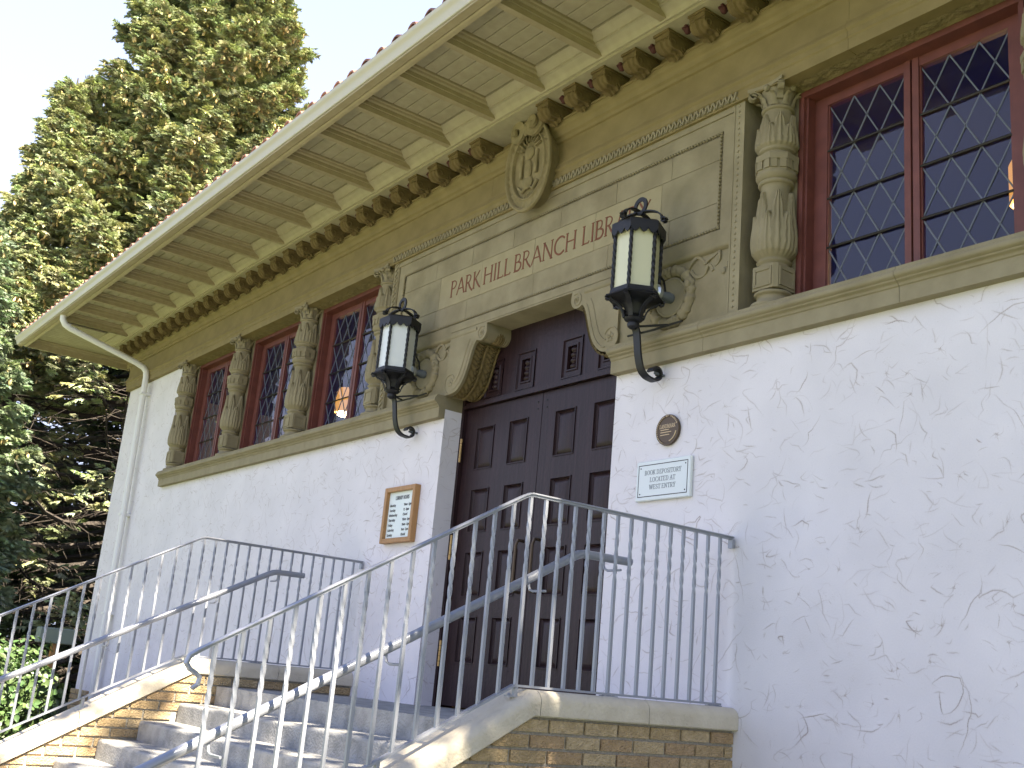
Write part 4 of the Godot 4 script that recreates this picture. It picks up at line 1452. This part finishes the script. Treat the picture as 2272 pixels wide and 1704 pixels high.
# ---------------------------------------------------------------- things on the wall
func lanterns() -> void:
	lantern(2.31, M.lamp_glass, "black iron lantern with cream glass right of the door, in front of the inscription")
	lantern(-0.365, M.lamp_glass_white, "black iron lantern with white glass left of the door, above the hours board")
	for q in [[2.345, "small clear glass lamp set in the carved wreath behind the right lantern"], [-0.34, "small clear glass lamp set in the carved wreath behind the left lantern"]]:
		var t := thing("wreath_lamp", q[1], "lamp", Vector3(q[0], 2.425, 0.0), 0.0, "small lamps in the wreaths")
		var b := MB.new()
		var tmp := MB.new(); tmp.lathe(Vector3.ZERO, [Vector2(0.03, 0.0), Vector2(0.034, 0.03), Vector2(0.026, 0.06), Vector2(0.022, 0.085)], 16)
		b.add(tmp, Transform3D(Basis(Vector3.RIGHT, PI / 2), Vector3(0.0, 0, 0.01)))
		part(t, "socket", b, M.lead)
		var l := MB.new()
		var tm2 := MB.new(); tm2.lathe(Vector3.ZERO, [Vector2(0.022, 0.08), Vector2(0.042, 0.1), Vector2(0.056, 0.125), Vector2(0.058, 0.14), Vector2(0.048, 0.15), Vector2(0.001, 0.153)], 20)
		l.add(tm2, Transform3D(Basis(Vector3.RIGHT, PI / 2), Vector3(0.0, 0, 0.01)))
		part(t, "reflector_glass", l, mat(lin(0.5, 0.53, 0.56), 0.12, 0.5))
		var c := MB.new()
		c.tube(V3([0, 0.03, 0.06, -0.005, 0.09, 0.07, -0.04, 0.16, 0.1, -0.045, 0.26, 0.14]), 0.007, 6)
		part(t, "conduit", c, M.iron)

func hex(r: float, y: float, o := Vector3.ZERO, n := 6) -> PackedVector3Array:
	var p := PackedVector3Array()
	for i in n:
		var a := TAU * (i + 0.0) / n
		p.append(o + Vector3(cos(a) * r, y, -sin(a) * r))
	return p

func lantern(x: float, glass: Material, label: String) -> void:
	var t := thing("wall_lantern", label, "lantern", Vector3(x, 1.95, 0.0), 0.0, "wall lanterns flanking the door")
	var o := Vector3(0, -1.95, 0.262)
	var R := 0.137
	# panes
	for i in 6:
		var a0 := TAU * i / 6.0
		var a1 := TAU * (i + 1.0) / 6
		var g := MB.new()
		var p0 := o + Vector3(cos(a0), 0, -sin(a0)) * (R - 0.008)
		var p1 := o + Vector3(cos(a1), 0, -sin(a1)) * (R - 0.008)
		var inw := (p0 + p1) * 0.5 - o
		inw.y = 0.0
		var off := inw.normalized() * 0.004
		g.quad(p0 + Vector3(0, 2.39, 0), p1 + Vector3(0, 2.39, 0), p1 + Vector3(0, 2.77, 0), p0 + Vector3(0, 2.77, 0))
		g.quad(p1 + Vector3(0, 2.39, 0) - off, p0 + Vector3(0, 2.39, 0) - off, p0 + Vector3(0, 2.77, 0) - off, p1 + Vector3(0, 2.77, 0) - off)
		part(t, "pane", g, glass)
		var post := MB.new()
		var pp := PackedVector3Array()
		for k in 41: pp.append(o + Vector3(cos(a0), 0, -sin(a0)) * R + Vector3(0, 2.385 + 0.36 * k / 40.0, 0))
		post.sweep(pp, V2([-0.0085, -0.0085, 0.0085, -0.0085, 0.0085, 0.0085, -0.0085, 0.0085]), Vector3(0, 0, 1), TAU * 2.2)
		part(t, "twisted_post", post, M.iron)
	# scalloped crown band
	var cb := MB.new()
	var outer := []
	var lower := PackedVector3Array(); var upper := PackedVector3Array(); var lip := PackedVector3Array(); var inn := PackedVector3Array()
	for i in 6:
		var a0 := TAU * i / 6.0
		var a1 := TAU * (i + 1.0) / 6
		for k in 12:
			var f := k / 12.0
			var p := (Vector3(cos(a0), 0, -sin(a0)) * 0.162).lerp(Vector3(cos(a1), 0, -sin(a1)) * 0.162, f)
			var sc := absf(sin(f * PI * 3.0))
			lower.append(o + p + Vector3(0, 2.75 - 0.028 * sc, 0)); upper.append(o + p + Vector3(0, 2.8, 0))
			lip.append(o + p * 0.9 + Vector3(0, 2.812, 0)); inn.append(o + p * 0.93 + Vector3(0, 2.75 - 0.028 * sc, 0))
	cb.grid([inn, lower, upper, lip], true)
	var inner := PackedVector3Array()
	for q in lip: inner.append(Vector3(o.x + (q.x - o.x) * 0.2, q.y, o.z + (q.z - o.z) * 0.2))
	cb.grid([lip, inner], true)
	var up2 := PackedVector3Array()
	for q in inn: up2.append(q + Vector3(0, 0.05, 0))
	cb.grid([up2, inn], true)
	part(t, "crown", cb, M.iron)
	# four strap arms with rolled ends, rising to the ring
	for i in 4:
		var a := TAU * i / 4 + PI / 4 * 0.3
		var dir := Vector3(cos(a), 0, -sin(a))
		var pth := PackedVector3Array()
		for k in 9:
			var an := -PI * 0.9 + k * TAU / 8.0 * 0.95
			pth.append(o + dir * (0.17 + cos(an) * 0.014) + Vector3(0, 2.818 + sin(an) * 0.014, 0))
		for k in 8:
			var f := k / 7.0
			pth.append(o + dir * (0.15 * cos(f * PI / 2 * 0.94) + 0.008) + Vector3(0, 2.826 + 0.072 * sin(f * PI / 2), 0))
		var st := MB.new()
		st.sweep(pth, V2([-0.016, -0.004, 0.016, -0.004, 0.016, 0.004, -0.016, 0.004]), Vector3(0, 1, 0.01))
		part(t, "strap", st, M.iron)
	var ring := MB.new()
	var rp := PackedVector3Array()
	for k in 25: rp.append(o + Vector3(sin(TAU * k / 24) * 0.044, 2.938 - cos(TAU * k / 24) * 0.044, 0))
	ring.sweep(rp, V2([-0.013, -0.0045, 0.013, -0.0045, 0.013, 0.0045, -0.013, 0.0045]), Vector3(0.01, 0.01, 1))
	part(t, "ring", ring, M.iron)
	# flared base, scroll feet and knob
	var bs := MB.new()
	bs.grid([hex(0.155, 2.35, o), hex(0.176, 2.354, o), hex(0.17, 2.366, o), hex(0.15, 2.376, o), hex(0.146, 2.402, o), hex(0.02, 2.406, o)], true)
	bs.grid([hex(0.042, 2.24, o), hex(0.052, 2.28, o), hex(0.07, 2.32, o), hex(0.1, 2.342, o), hex(0.155, 2.35, o)], true)
	part(t, "base", bs, M.iron)
	for i in 6:
		var a := TAU * i / 6.0
		var dir := Vector3(cos(a), 0, -sin(a))
		var fp := PackedVector3Array()
		for k in 8:
			var an := PI * 0.5 - k * TAU / 7.0 * 0.8
			fp.append(o + dir * (0.158 + cos(an) * 0.014) + Vector3(0, 2.35 + sin(an) * 0.014, 0))
		fp.reverse()
		for q in [[0.13, 2.332], [0.1, 2.318], [0.078, 2.295], [0.064, 2.265], [0.058, 2.24]]: fp.append(o + dir * q[0] + Vector3(0, q[1], 0))
		var ft := MB.new()
		ft.sweep(fp, V2([-0.014, -0.004, 0.014, -0.004, 0.014, 0.004, -0.014, 0.004]), Vector3(0, 1, 0.01))
		part(t, "scroll_foot", ft, M.iron)
	var kn := MB.new()
	kn.lathe(o, [Vector2(0.012, 2.175), Vector2(0.02, 2.179), Vector2(0.034, 2.19), Vector2(0.036, 2.206), Vector2(0.03, 2.218), Vector2(0.05, 2.226), Vector2(0.058, 2.238), Vector2(0.046, 2.25), Vector2(0.058, 2.258), Vector2(0.04, 2.266)], 16)
	part(t, "knob", kn, M.iron)
	# bracket arm: flat bar down and in to a curl at the wall
	var arm := PackedVector3Array()
	for q in smooth([0.262, 2.21, 0.235, 2.17, 0.222, 2.1, 0.21, 2.03, 0.185, 1.96, 0.145, 1.925, 0.095, 1.915], 5): arm.append(Vector3(0, q.y - 1.95, q.x))
	for k in 16:
		var f := k / 15.0
		var an := -PI / 2 - f * TAU * 0.72
		var r := lerpf(0.044, 0.03, f)
		arm.append(Vector3(0, 1.958 + sin(an) * r - 1.95, 0.078 + cos(an) * r))
	var am := MB.new()
	am.sweep(arm, V2([-0.026, -0.006, 0.026, -0.006, 0.026, 0.006, -0.026, 0.006]), Vector3(0, 1, 0.01))
	part(t, "arm", am, M.iron)
	var bolt := MB.new(); bolt.tube(V3([0, 1.962 - 1.95, 0.0, 0, 1.962 - 1.95, 0.075]), 0.009, 8)
	part(t, "bolt", bolt, M.lead)
	for q in [[-0.06, 0.1], [0.06, 0.1]]:
		var rod := MB.new()
		rod.tube(V3([0, 2.2 - 1.95, 0.235, q[0] * 1.9, 2.222 - 1.95, 0.1]), 0.007, 6)
		part(t, "stay", rod, M.iron)
	var wall_bar := MB.new()
	wall_bar.tube(V3([-0.225, 2.224 - 1.95, 0.097, 0, 2.216 - 1.95, 0.102, 0.225, 2.224 - 1.95, 0.097]), 0.0065, 6)
	part(t, "stay_bar", wall_bar, M.iron)

func text(parent: Node, s: String, size: float, m: Material, at: Vector3, font_name := "Droid Serif", bold := false, wide := 1.0, align := HORIZONTAL_ALIGNMENT_CENTER, called := "lettering") -> void:
	var f := SystemFont.new(); f.font_names = PackedStringArray([font_name]); f.font_weight = 700 if bold else 400
	var t := TextMesh.new()
	t.text = s; t.font = f; t.font_size = 32; t.pixel_size = size / 32.0; t.depth = 0.0012
	t.horizontal_alignment = align
	t.curve_step = 2.0
	var o := MeshInstance3D.new()
	o.name = numbered(parent, called); o.mesh = t; o.material_override = m
	parent.add_child(o)
	o.position = at; o.scale = Vector3(wide, 1, 1)

func signs() -> void:
	# book return sign
	var s := thing("wall_sign", "pale enamel sign reading BOOK DEPOSITORY LOCATED AT WEST ENTRY, below the round plaque", "sign", Vector3(2.368, 1.346, 0.0))
	var b := MB.new(); b.cbox(Vector3(-0.213, -0.114, 0.001), Vector3(0.213, 0.114, 0.026), 0.004)
	part(s, "board", b, M.sign)
	var f := MB.new()
	for q in [[-0.19, 0.088, 0.19, 0.0925], [-0.19, -0.0925, 0.19, -0.088], [-0.1945, -0.0925, -0.19, 0.0925], [0.19, -0.0925, 0.1945, 0.0925]]:
		f.box(Vector3(q[0], q[1], 0.0255), Vector3(q[2], q[3], 0.0268))
	part(s, "border_line", f, M.ink)
	for x in [-0.176, 0.176]:
		for y in [-0.074, 0.074]:
			var d := MB.new(); d.ball(Vector3(x, y, 0.026), Vector3(0.0045, 0.0045, 0.003), 8, 4)
			part(s, "screw", d, M.ink)
	var lines := ["BOOK DEPOSITORY", "LOCATED AT", "WEST ENTRY"]
	for i in 3: text(s, lines[i], 0.036, M.grey_ink, Vector3(0, 0.045 - i * 0.042, 0.0267), "Droid Serif", false, [0.86, 0.9, 0.92][i])
	# round plaque
	var p := thing("round_plaque", "round bronze plaque with raised word LANDMARK, above the pale sign", "plaque", Vector3(2.381, 1.628, 0.0))
	var pm := MB.new()
	var tmp := MB.new(); tmp.lathe(Vector3.ZERO, [Vector2(0.088, 0.0), Vector2(0.091, 0.012), Vector2(0.089, 0.02), Vector2(0.078, 0.02), Vector2(0.074, 0.016), Vector2(0.001, 0.016)], 48)
	pm.add(tmp, Transform3D(Basis(Vector3.RIGHT, PI / 2), Vector3(0, 0, 0.002)))
	part(p, "disc", pm, M.bronze)
	text(p, "LANDMARK", 0.03, M.bronze_pale, Vector3(-0.002, 0.022, 0.0185), "Droid Serif", false, 0.72)
	var bars := MB.new()
	for q in [[-0.055, 0.002, 0.012], [-0.055, -0.012, 0.03], [-0.055, -0.027, 0.016]]: bars.cbox(Vector3(q[0], q[1] - 0.0025, 0.017), Vector3(q[2], q[1] + 0.0025, 0.0205), 0.001)
	part(p, "small_lines", bars, M.bronze_pale)
	var arc := MB.new(); var ap := PackedVector3Array()
	for i in 16:
		var a := deg_to_rad(-10.0 - 65.0 * i / 15.0)
		ap.append(Vector3(cos(a) * 0.068, sin(a) * 0.068, 0.019))
	arc.tube(ap, 0.0035, 6, Vector3(0, 0, 1))
	part(p, "arc", arc, M.bronze_pale)
	var rim := "OF DENVER"
	for i in rim.length():
		if rim[i] == " ": continue
		var a := deg_to_rad(97.0 - i * 9.0)
		text(p, rim[i], 0.013, M.bronze_pale, Vector3(cos(a) * 0.081, sin(a) * 0.081, 0.0225), "Droid Sans", true)
	var dots := MB.new()
	for i in 17:
		var a := deg_to_rad(112.0 + i * 8.2)
		dots.ball(Vector3(cos(a) * 0.081, sin(a) * 0.081, 0.0225), Vector3(0.003, 0.003, 0.002), 6, 4)
	part(p, "rim_studs", dots, M.bronze_pale)
	# opening hours in a wooden case
	var h := thing("hours_board", "oak framed board of library hours on the wall left of the door", "notice board", Vector3(-0.443, 1.334, 0.0))
	part(h, "paper", slab(-0.185, -0.19, 0.002, 0.185, 0.19, 0.02), M.paper)
	var fr := MB.new()
	var w := 0.222; var hh := 0.215
	fr.cbox(Vector3(-w, -hh, 0.001), Vector3(-w + 0.036, hh, 0.05), 0.003); fr.cbox(Vector3(w - 0.036, -hh, 0.001), Vector3(w, hh, 0.05), 0.003)
	fr.cbox(Vector3(-w + 0.036, hh - 0.036, 0.001), Vector3(w - 0.036, hh, 0.049), 0.003); fr.cbox(Vector3(-w + 0.036, -hh, 0.001), Vector3(w - 0.036, -hh + 0.036, 0.049), 0.003)
	part(h, "frame", fr, M.oak)
	text(h, "LIBRARY HOURS", 0.042, M.ink, Vector3(0.005, 0.132, 0.0206), "Droid Sans", true, 0.62)
	var rows := [["Monday", "10am - 6pm"], ["Tuesday", "12 - 8pm"], ["Wednesday", "Closed"], ["Thursday", "10am - 6pm"], ["Friday", "10am - 6pm"], ["Saturday", "9am - 5pm"], ["Sunday", "Closed"]]
	for i in rows.size():
		var y := 0.076 - i * 0.038
		text(h, rows[i][0], 0.027, M.ink, Vector3(-0.165, y, 0.0206), "Droid Sans", true, 0.8, HORIZONTAL_ALIGNMENT_LEFT)
		text(h, rows[i][1], 0.027, M.ink, Vector3(0.035, y, 0.0206), "Droid Sans", true, 0.75, HORIZONTAL_ALIGNMENT_LEFT)

func pendants() -> void:
	var shade := mat(lin(0.8, 0.6, 0.3), 0.5)
	shade.emission_enabled = true; shade.emission = Color(1.0, 0.7, 0.32); shade.emission_energy_multiplier = 0.12
	var bulb := mat(Color.WHITE, 0.5)
	bulb.emission_enabled = true; bulb.emission = Color(1.0, 0.93, 0.8); bulb.emission_energy_multiplier = 0.7
	for q in [[Vector3(3.735, 3.13, -1.5), "lit pendant lamp with amber shade behind the right window"], [Vector3(-4.55, 3.05, -1.5), "lit pendant lamp with amber shade behind the window nearest the door's left"]]:
		var t := thing("pendant_lamp", q[1], "lamp", q[0], 0.0, "pendant lamps in the reading room")
		var s := MB.new()
		s.lathe(Vector3.ZERO, [Vector2(0.125, 0.0), Vector2(0.125, 0.24), Vector2(0.1, 0.29), Vector2(0.03, 0.31)], 24, false)
		part(t, "lamp_shade", s, shade)
		var g := MB.new(); g.ball(Vector3(0, -0.01, 0), Vector3(0.11, 0.035, 0.11), 16, 8)
		part(t, "bulb", g, bulb)
		var r := MB.new(); r.tube(V3([0, 0.3, 0, 0, 0.99, 0]), 0.008, 6, Vector3.RIGHT)
		part(t, "stem", r, M.iron)
		var l := OmniLight3D.new(); l.name = "lamp_light"; l.light_color = Color(1.0, 0.85, 0.62); l.light_energy = 0.1; l.omni_range = 12.0; l.omni_attenuation = 2.0
		l.light_size = 0.1; l.shadow_enabled = true; l.position = Vector3(0, -0.12, 0)
		t.add_child(l)

# ---------------------------------------------------------------- trees
func sprig_mesh() -> ArrayMesh:                                            # a bottle-brush spray, tip along +z
	var t := MB.new()
	var r := RandomNumberGenerator.new(); r.seed = 11
	var finger := func(o: Vector3, d: Vector3, length: float, w: float) -> void:
		var s := d.cross(Vector3.UP).normalized()
		if s.length() < 0.1: s = Vector3.RIGHT
		for k in 3:
			var n: Vector3 = s.rotated(d, PI * k / 3.0)
			t.quad(o - d * 0.01, o + d * length * 0.35 + n * w, o + d * length, o + d * length * 0.3 - n * w)
	finger.call(Vector3.ZERO, Vector3(0, 0, 1), 0.3, 0.02)
	for k in 5:
		for s in [-1.0, 1.0]:
			var z := 0.03 + k * 0.05
			var d := Vector3(s * r.randf_range(0.5, 0.9), r.randf_range(-0.35, 0.25), r.randf_range(0.55, 0.9)).normalized()
			finger.call(Vector3(0, 0, z), d, 0.2 - k * 0.024, 0.018)
	var vs := PackedVector3Array(); var ns := PackedVector3Array()
	for i in range(0, t.t.size(), 3):
		var n := (t.t[i + 1] - t.t[i]).cross(t.t[i + 2] - t.t[i]).normalized()
		for k in [0, 2, 1]:
			vs.append(t.t[i + k]); ns.append(n)
	var arr := []; arr.resize(Mesh.ARRAY_MAX)
	arr[Mesh.ARRAY_VERTEX] = vs; arr[Mesh.ARRAY_NORMAL] = ns
	var m := ArrayMesh.new(); m.add_surface_from_arrays(Mesh.PRIMITIVE_TRIANGLES, arr)
	return m

func multi(parent: Node, called: String, mesh: Mesh, m: Material, xf: Array, cols: Array) -> void:
	var mm := MultiMesh.new()
	mm.transform_format = MultiMesh.TRANSFORM_3D; mm.use_colors = true
	mm.mesh = mesh; mm.instance_count = xf.size()
	for i in xf.size():
		mm.set_instance_transform(i, xf[i]); mm.set_instance_color(i, cols[i])
	var o := MultiMeshInstance3D.new()
	o.name = numbered(parent, called); o.multimesh = mm; o.material_override = m
	o.set_meta("kind", "stuff")
	parent.add_child(o)

func spruce(t: Node3D, H: float, slope: float, rmax: float, seed_: int, dens: float, cones: int, bare: float, sprig: Mesh, cone_mesh: Mesh, tint: Color, y_from := 0.6, under := 0.0) -> void:
	var r := RandomNumberGenerator.new(); r.seed = seed_
	var tr := MB.new()
	tr.tube(V3([0, -0.2, 0, 0.03, H * 0.3, 0.02, -0.02, H * 0.7, 0, 0, H, 0]), 0.018 * H, 10, Vector3.RIGHT, 0.06)
	part(t, "trunk", tr, M.bark)
	var limbs := MB.new()
	var xf := []; var cols := []; var cx := []; var cc := []
	var h := y_from
	while h < H - 0.15:
		var n := 6 + r.randi() % 2
		var a0 := r.randf() * TAU
		for k in n:
			var az := a0 + TAU * k / n + r.randfn(0, 0.16)
			var L := minf((H - h) * slope, rmax) * r.randf_range(0.8, 1.12) + 0.12
			var dir := Vector3(cos(az), 0, sin(az))
			var side := Vector3(-sin(az), 0, cos(az))
			var f := h / H
			var drop := lerpf(0.34, -0.35, f)
			var pts := PackedVector3Array()
			var hh := h + r.randfn(0, 0.09)
			for j in 7:
				var q := j / 6.0
				pts.append(dir * (L * q) + side * (sin(q * 3.0 + az) * 0.05 * L) + Vector3.UP * (hh - drop * L * q + 0.26 * L * q * q * q))
			if L > 0.8: limbs.tube(pts, 0.014 * L + 0.01, 6, Vector3.UP, 0.15)
			var cnt := int(L * dens) + 4
			if h < under:                                   # bare shaded boughs with dead twigs, a few green tips
				cnt = int(cnt * 0.1) if r.randf() < 0.5 else 0
				for w in int(L * 7.0):
					var tq := r.randf_range(0.15, 0.98) * 6.0
					var tp := pts[int(tq)].lerp(pts[int(tq) + 1], tq - int(tq))
					var ts := 1.0 if r.randf() < 0.5 else -1.0
					var tl := r.randf_range(0.25, 0.8)
					limbs.tube(PackedVector3Array([tp, tp + side * (ts * tl * 0.5) + dir * tl * 0.3 + Vector3(0, r.randf_range(-0.18, 0.04), 0), tp + side * (ts * tl) + dir * tl * 0.55 + Vector3(0, r.randf_range(-0.4, 0.0), 0)]), 0.008, 4, Vector3.UP, 0.3)
			elif h < under + 4.0: cnt = int(cnt * 1.35)
			for c in cnt:
				var q := pow(r.randf(), 0.62)
				q = lerpf(lerpf(0.6, bare, smoothstep(0.2, 0.42, f)), 1.0, q)
				var idx := minf(q * 6.0, 5.999)
				var p := pts[int(idx)].lerp(pts[int(idx) + 1], idx - int(idx))
				var lat := r.randfn(0, 0.5)
				var wide := 0.34 * L * (1.08 - q) + 0.1
				p += side * lat * wide + Vector3.UP * (-absf(r.randfn(0, 0.1)) - absf(lat) * 0.16 * wide) + dir * r.randfn(0, 0.05)
				var d := (dir * r.randf_range(0.5, 1.0) + side * (lat * 0.9 + r.randfn(0, 0.25)) + Vector3.UP * r.randf_range(-0.55, 0.28)).normalized()
				var up := (Vector3.UP + Vector3(r.randfn(0, 0.3), 0, r.randfn(0, 0.3))).normalized()
				var s := r.randf_range(0.5, 0.95)
				xf.append(Transform3D(Basis.looking_at(-d, up).scaled(Vector3.ONE * s), p))
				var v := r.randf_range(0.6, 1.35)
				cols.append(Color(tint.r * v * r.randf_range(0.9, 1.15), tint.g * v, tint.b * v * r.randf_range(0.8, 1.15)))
				if cones > 0 and q > 0.6 and f > 0.3 and r.randi() % 1000 < cones:
					cx.append(Transform3D(Basis.from_euler(Vector3(r.randfn(0, 0.3), r.randf() * TAU, r.randfn(0, 0.3))).scaled(Vector3.ONE * r.randf_range(0.8, 1.25)), p + d * 0.12 + Vector3(0, -0.07, 0)))
					var w := r.randf_range(0.8, 1.2)
					cc.append(Color(0.5 * w, 0.39 * w, 0.18 * w))
		h += r.randf_range(0.3, 0.44)
	part(t, "limbs", limbs, M.bark)
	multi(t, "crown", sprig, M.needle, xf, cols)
	if cx.size(): multi(t, "cones", cone_mesh, M.cone, cx, cc)

func spruces() -> void:
	var sprig := sprig_mesh()
	var cb := MB.new(); cb.ball(Vector3.ZERO, Vector3(0.024, 0.055, 0.024), 6, 5)
	var cone := cb.mesh(60)
	var tint := Color(0.36, 0.4, 0.24)  # needle colour lightened so that it carries sunlit brightness
	var a := thing("spruce_tree", "tallest blue spruce full of tan cones rising behind the eave corner", "spruce", Vector3(-14.2, GROUND, -2.3), 0.0, "spruces left of the library")
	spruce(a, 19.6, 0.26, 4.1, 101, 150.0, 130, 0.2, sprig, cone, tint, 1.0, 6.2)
	var b := thing("spruce_tree", "narrower spruce with pointed top to the left of the tallest one", "spruce", Vector3(-14.0, GROUND, 0.3), 0.4, "spruces left of the library")
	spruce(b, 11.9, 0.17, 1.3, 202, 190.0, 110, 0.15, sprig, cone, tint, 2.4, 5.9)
	var c := thing("spruce_tree", "pale sunlit young spruce at the left edge of the picture", "spruce", Vector3(-11.6, GROUND, 1.75), 0.9, "spruces left of the library")
	spruce(c, 7.9, 0.3, 1.3, 303, 190.0, 60, 0.1, sprig, cone, Color(0.3, 0.37, 0.25), 0.3)  # needle colour lightened here too, as if in full sun
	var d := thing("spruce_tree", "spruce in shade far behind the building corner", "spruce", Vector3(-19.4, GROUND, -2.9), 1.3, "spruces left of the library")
	spruce(d, 11.0, 0.42, 3.2, 404, 60.0, 0, 0.15, sprig, cone, Color(0.11, 0.15, 0.08), 0.5)  # shade is put into the darker needle colour

func leaf_mesh(w: float, l: float) -> ArrayMesh:
	var b := MB.new()
	var rows := []
	for i in 6:
		var f := i / 5.0
		var hw := w * sin(PI * pow(f, 0.75)) * 0.5
		rows.append(PackedVector3Array([Vector3(-hw, 0.12 * w, f * l), Vector3(0, -0.05 * l * f * f, f * l), Vector3(hw, 0.12 * w, f * l)]))
	b.grid(rows, false, true)
	return b.mesh(60)

func bush(t: Node3D, n: int, rad: Vector3, centre: Vector3, leaf: Mesh, tint: Color, seed_: int, clumps: int) -> void:
	var r := RandomNumberGenerator.new(); r.seed = seed_
	var stems := MB.new()
	var heads := []
	for i in clumps:
		var d := Vector3(r.randfn(0, 1), r.randfn(0.25, 0.8), r.randfn(0, 1)).normalized()
		var p := centre + d * rad * r.randf_range(0.55, 1.0)
		heads.append([p, r.randf_range(0.2, 0.34) * rad.x])
		stems.tube(PackedVector3Array([Vector3(r.randfn(0, 0.06), 0, r.randfn(0, 0.06)), centre * 0.6 + (p - centre) * 0.25, p]), 0.012 * rad.x + 0.004, 5, Vector3.RIGHT, 0.3)
	part(t, "stems", stems, M.bark)
	var xf := []; var cols := []
	for i in n:
		var hd = heads[r.randi() % heads.size()]
		var d := Vector3(r.randfn(0, 1), r.randfn(0.1, 1), r.randfn(0, 1)).normalized()
		var p: Vector3 = hd[0] + d * hd[1] * pow(r.randf(), 0.4)
		var face := (d + Vector3(0, 0.25, 0) + Vector3(r.randfn(0, 0.5), r.randfn(0, 0.4), r.randfn(0, 0.5))).normalized()
		var along := face.cross(Vector3(r.randfn(0, 1), r.randfn(0, 1), r.randfn(0, 1))).normalized()
		var s := r.randf_range(0.7, 1.25)
		xf.append(Transform3D(Basis(face.cross(along), face, along).orthonormalized().scaled(Vector3.ONE * s), p))
		var v := r.randf_range(0.7, 1.3)
		cols.append(Color(tint.r * v * r.randf_range(0.85, 1.2), tint.g * v, tint.b * v))
	multi(t, "foliage", leaf, M.leaf, xf, cols)

func shrubs() -> void:
	var leaf := leaf_mesh(0.05, 0.075)
	var a := thing("leafy_shrub", "bright green broad leaved shrub behind the left railing", "shrub", Vector3(-5.6, GROUND, 1.55))
	bush(a, 5200, Vector3(0.95, 0.62, 0.62), Vector3(0, 0.72, 0), leaf, Color(0.055, 0.095, 0.03), 12, 44)
	var b := thing("leafy_shrub", "darker leafy shrub by the brick corner of the building", "shrub", Vector3(-7.35, GROUND, 0.85))
	bush(b, 3200, Vector3(0.6, 0.5, 0.5), Vector3(0, 0.62, 0), leaf, Color(0.085, 0.15, 0.04), 13, 30)
	# sunlit garden beyond the spruces
	var big := leaf_mesh(0.14, 0.2)
	var spots := [[Vector3(-22.0, GROUND, -1.0), Vector3(2.6, 2.0, 2.4), "yellow green bush in sun seen under the spruce boughs, left one"], [Vector3(-24.5, GROUND, -5.5), Vector3(3.0, 2.4, 2.6), "yellow green bush in sun seen under the spruce boughs, beside the building corner"], [Vector3(-27.0, GROUND, 2.8), Vector3(3.4, 3.0, 3.0), "tall green bush far behind the young spruce"]]
	for i in spots.size():
		var t := thing("garden_bush", spots[i][2], "bush", spots[i][0], 0.0, "bushes beyond the spruces")
		bush(t, 4200, spots[i][1], Vector3(0, spots[i][1].y * 1.05, 0), big, Color(0.15, 0.2, 0.05), 20 + i, 46)
	var u := thing("utility_box", "grey green utility box on a post behind the left railing", "utility box", Vector3(-8.75, GROUND, 0.12))
	var bx := MB.new(); bx.cbox(Vector3(-0.1, 1.36, -0.24), Vector3(0.1, 1.56, 0.24), 0.012)
	part(u, "box", bx, M.utility)
	part(u, "post", slab(-0.04, 0, -0.04, 0.04, 1.36, 0.04), M.oak)

func shade_tree() -> void:
	# the tree to the right of the walk, out of frame, that throws the dapple on steps and railings
	var t := thing("shade_tree", "tall broad leaved tree right of the walk casting dappled shade", "tree", Vector3(12.5, GROUND, 3.2))
	var tr := MB.new()
	tr.tube(V3([0, -0.2, 0, 0.1, 4, 0.1, 0, 8, 0, -0.2, 14, 0.1]), 0.32, 12, Vector3.RIGHT, 0.25)
	part(t, "trunk", tr, M.bark)
	bush(t, 2200, Vector3(4.4, 4.2, 3.6), Vector3(0, 12.6, -0.6), leaf_mesh(0.2, 0.3), Color(0.09, 0.15, 0.04), 31, 60)
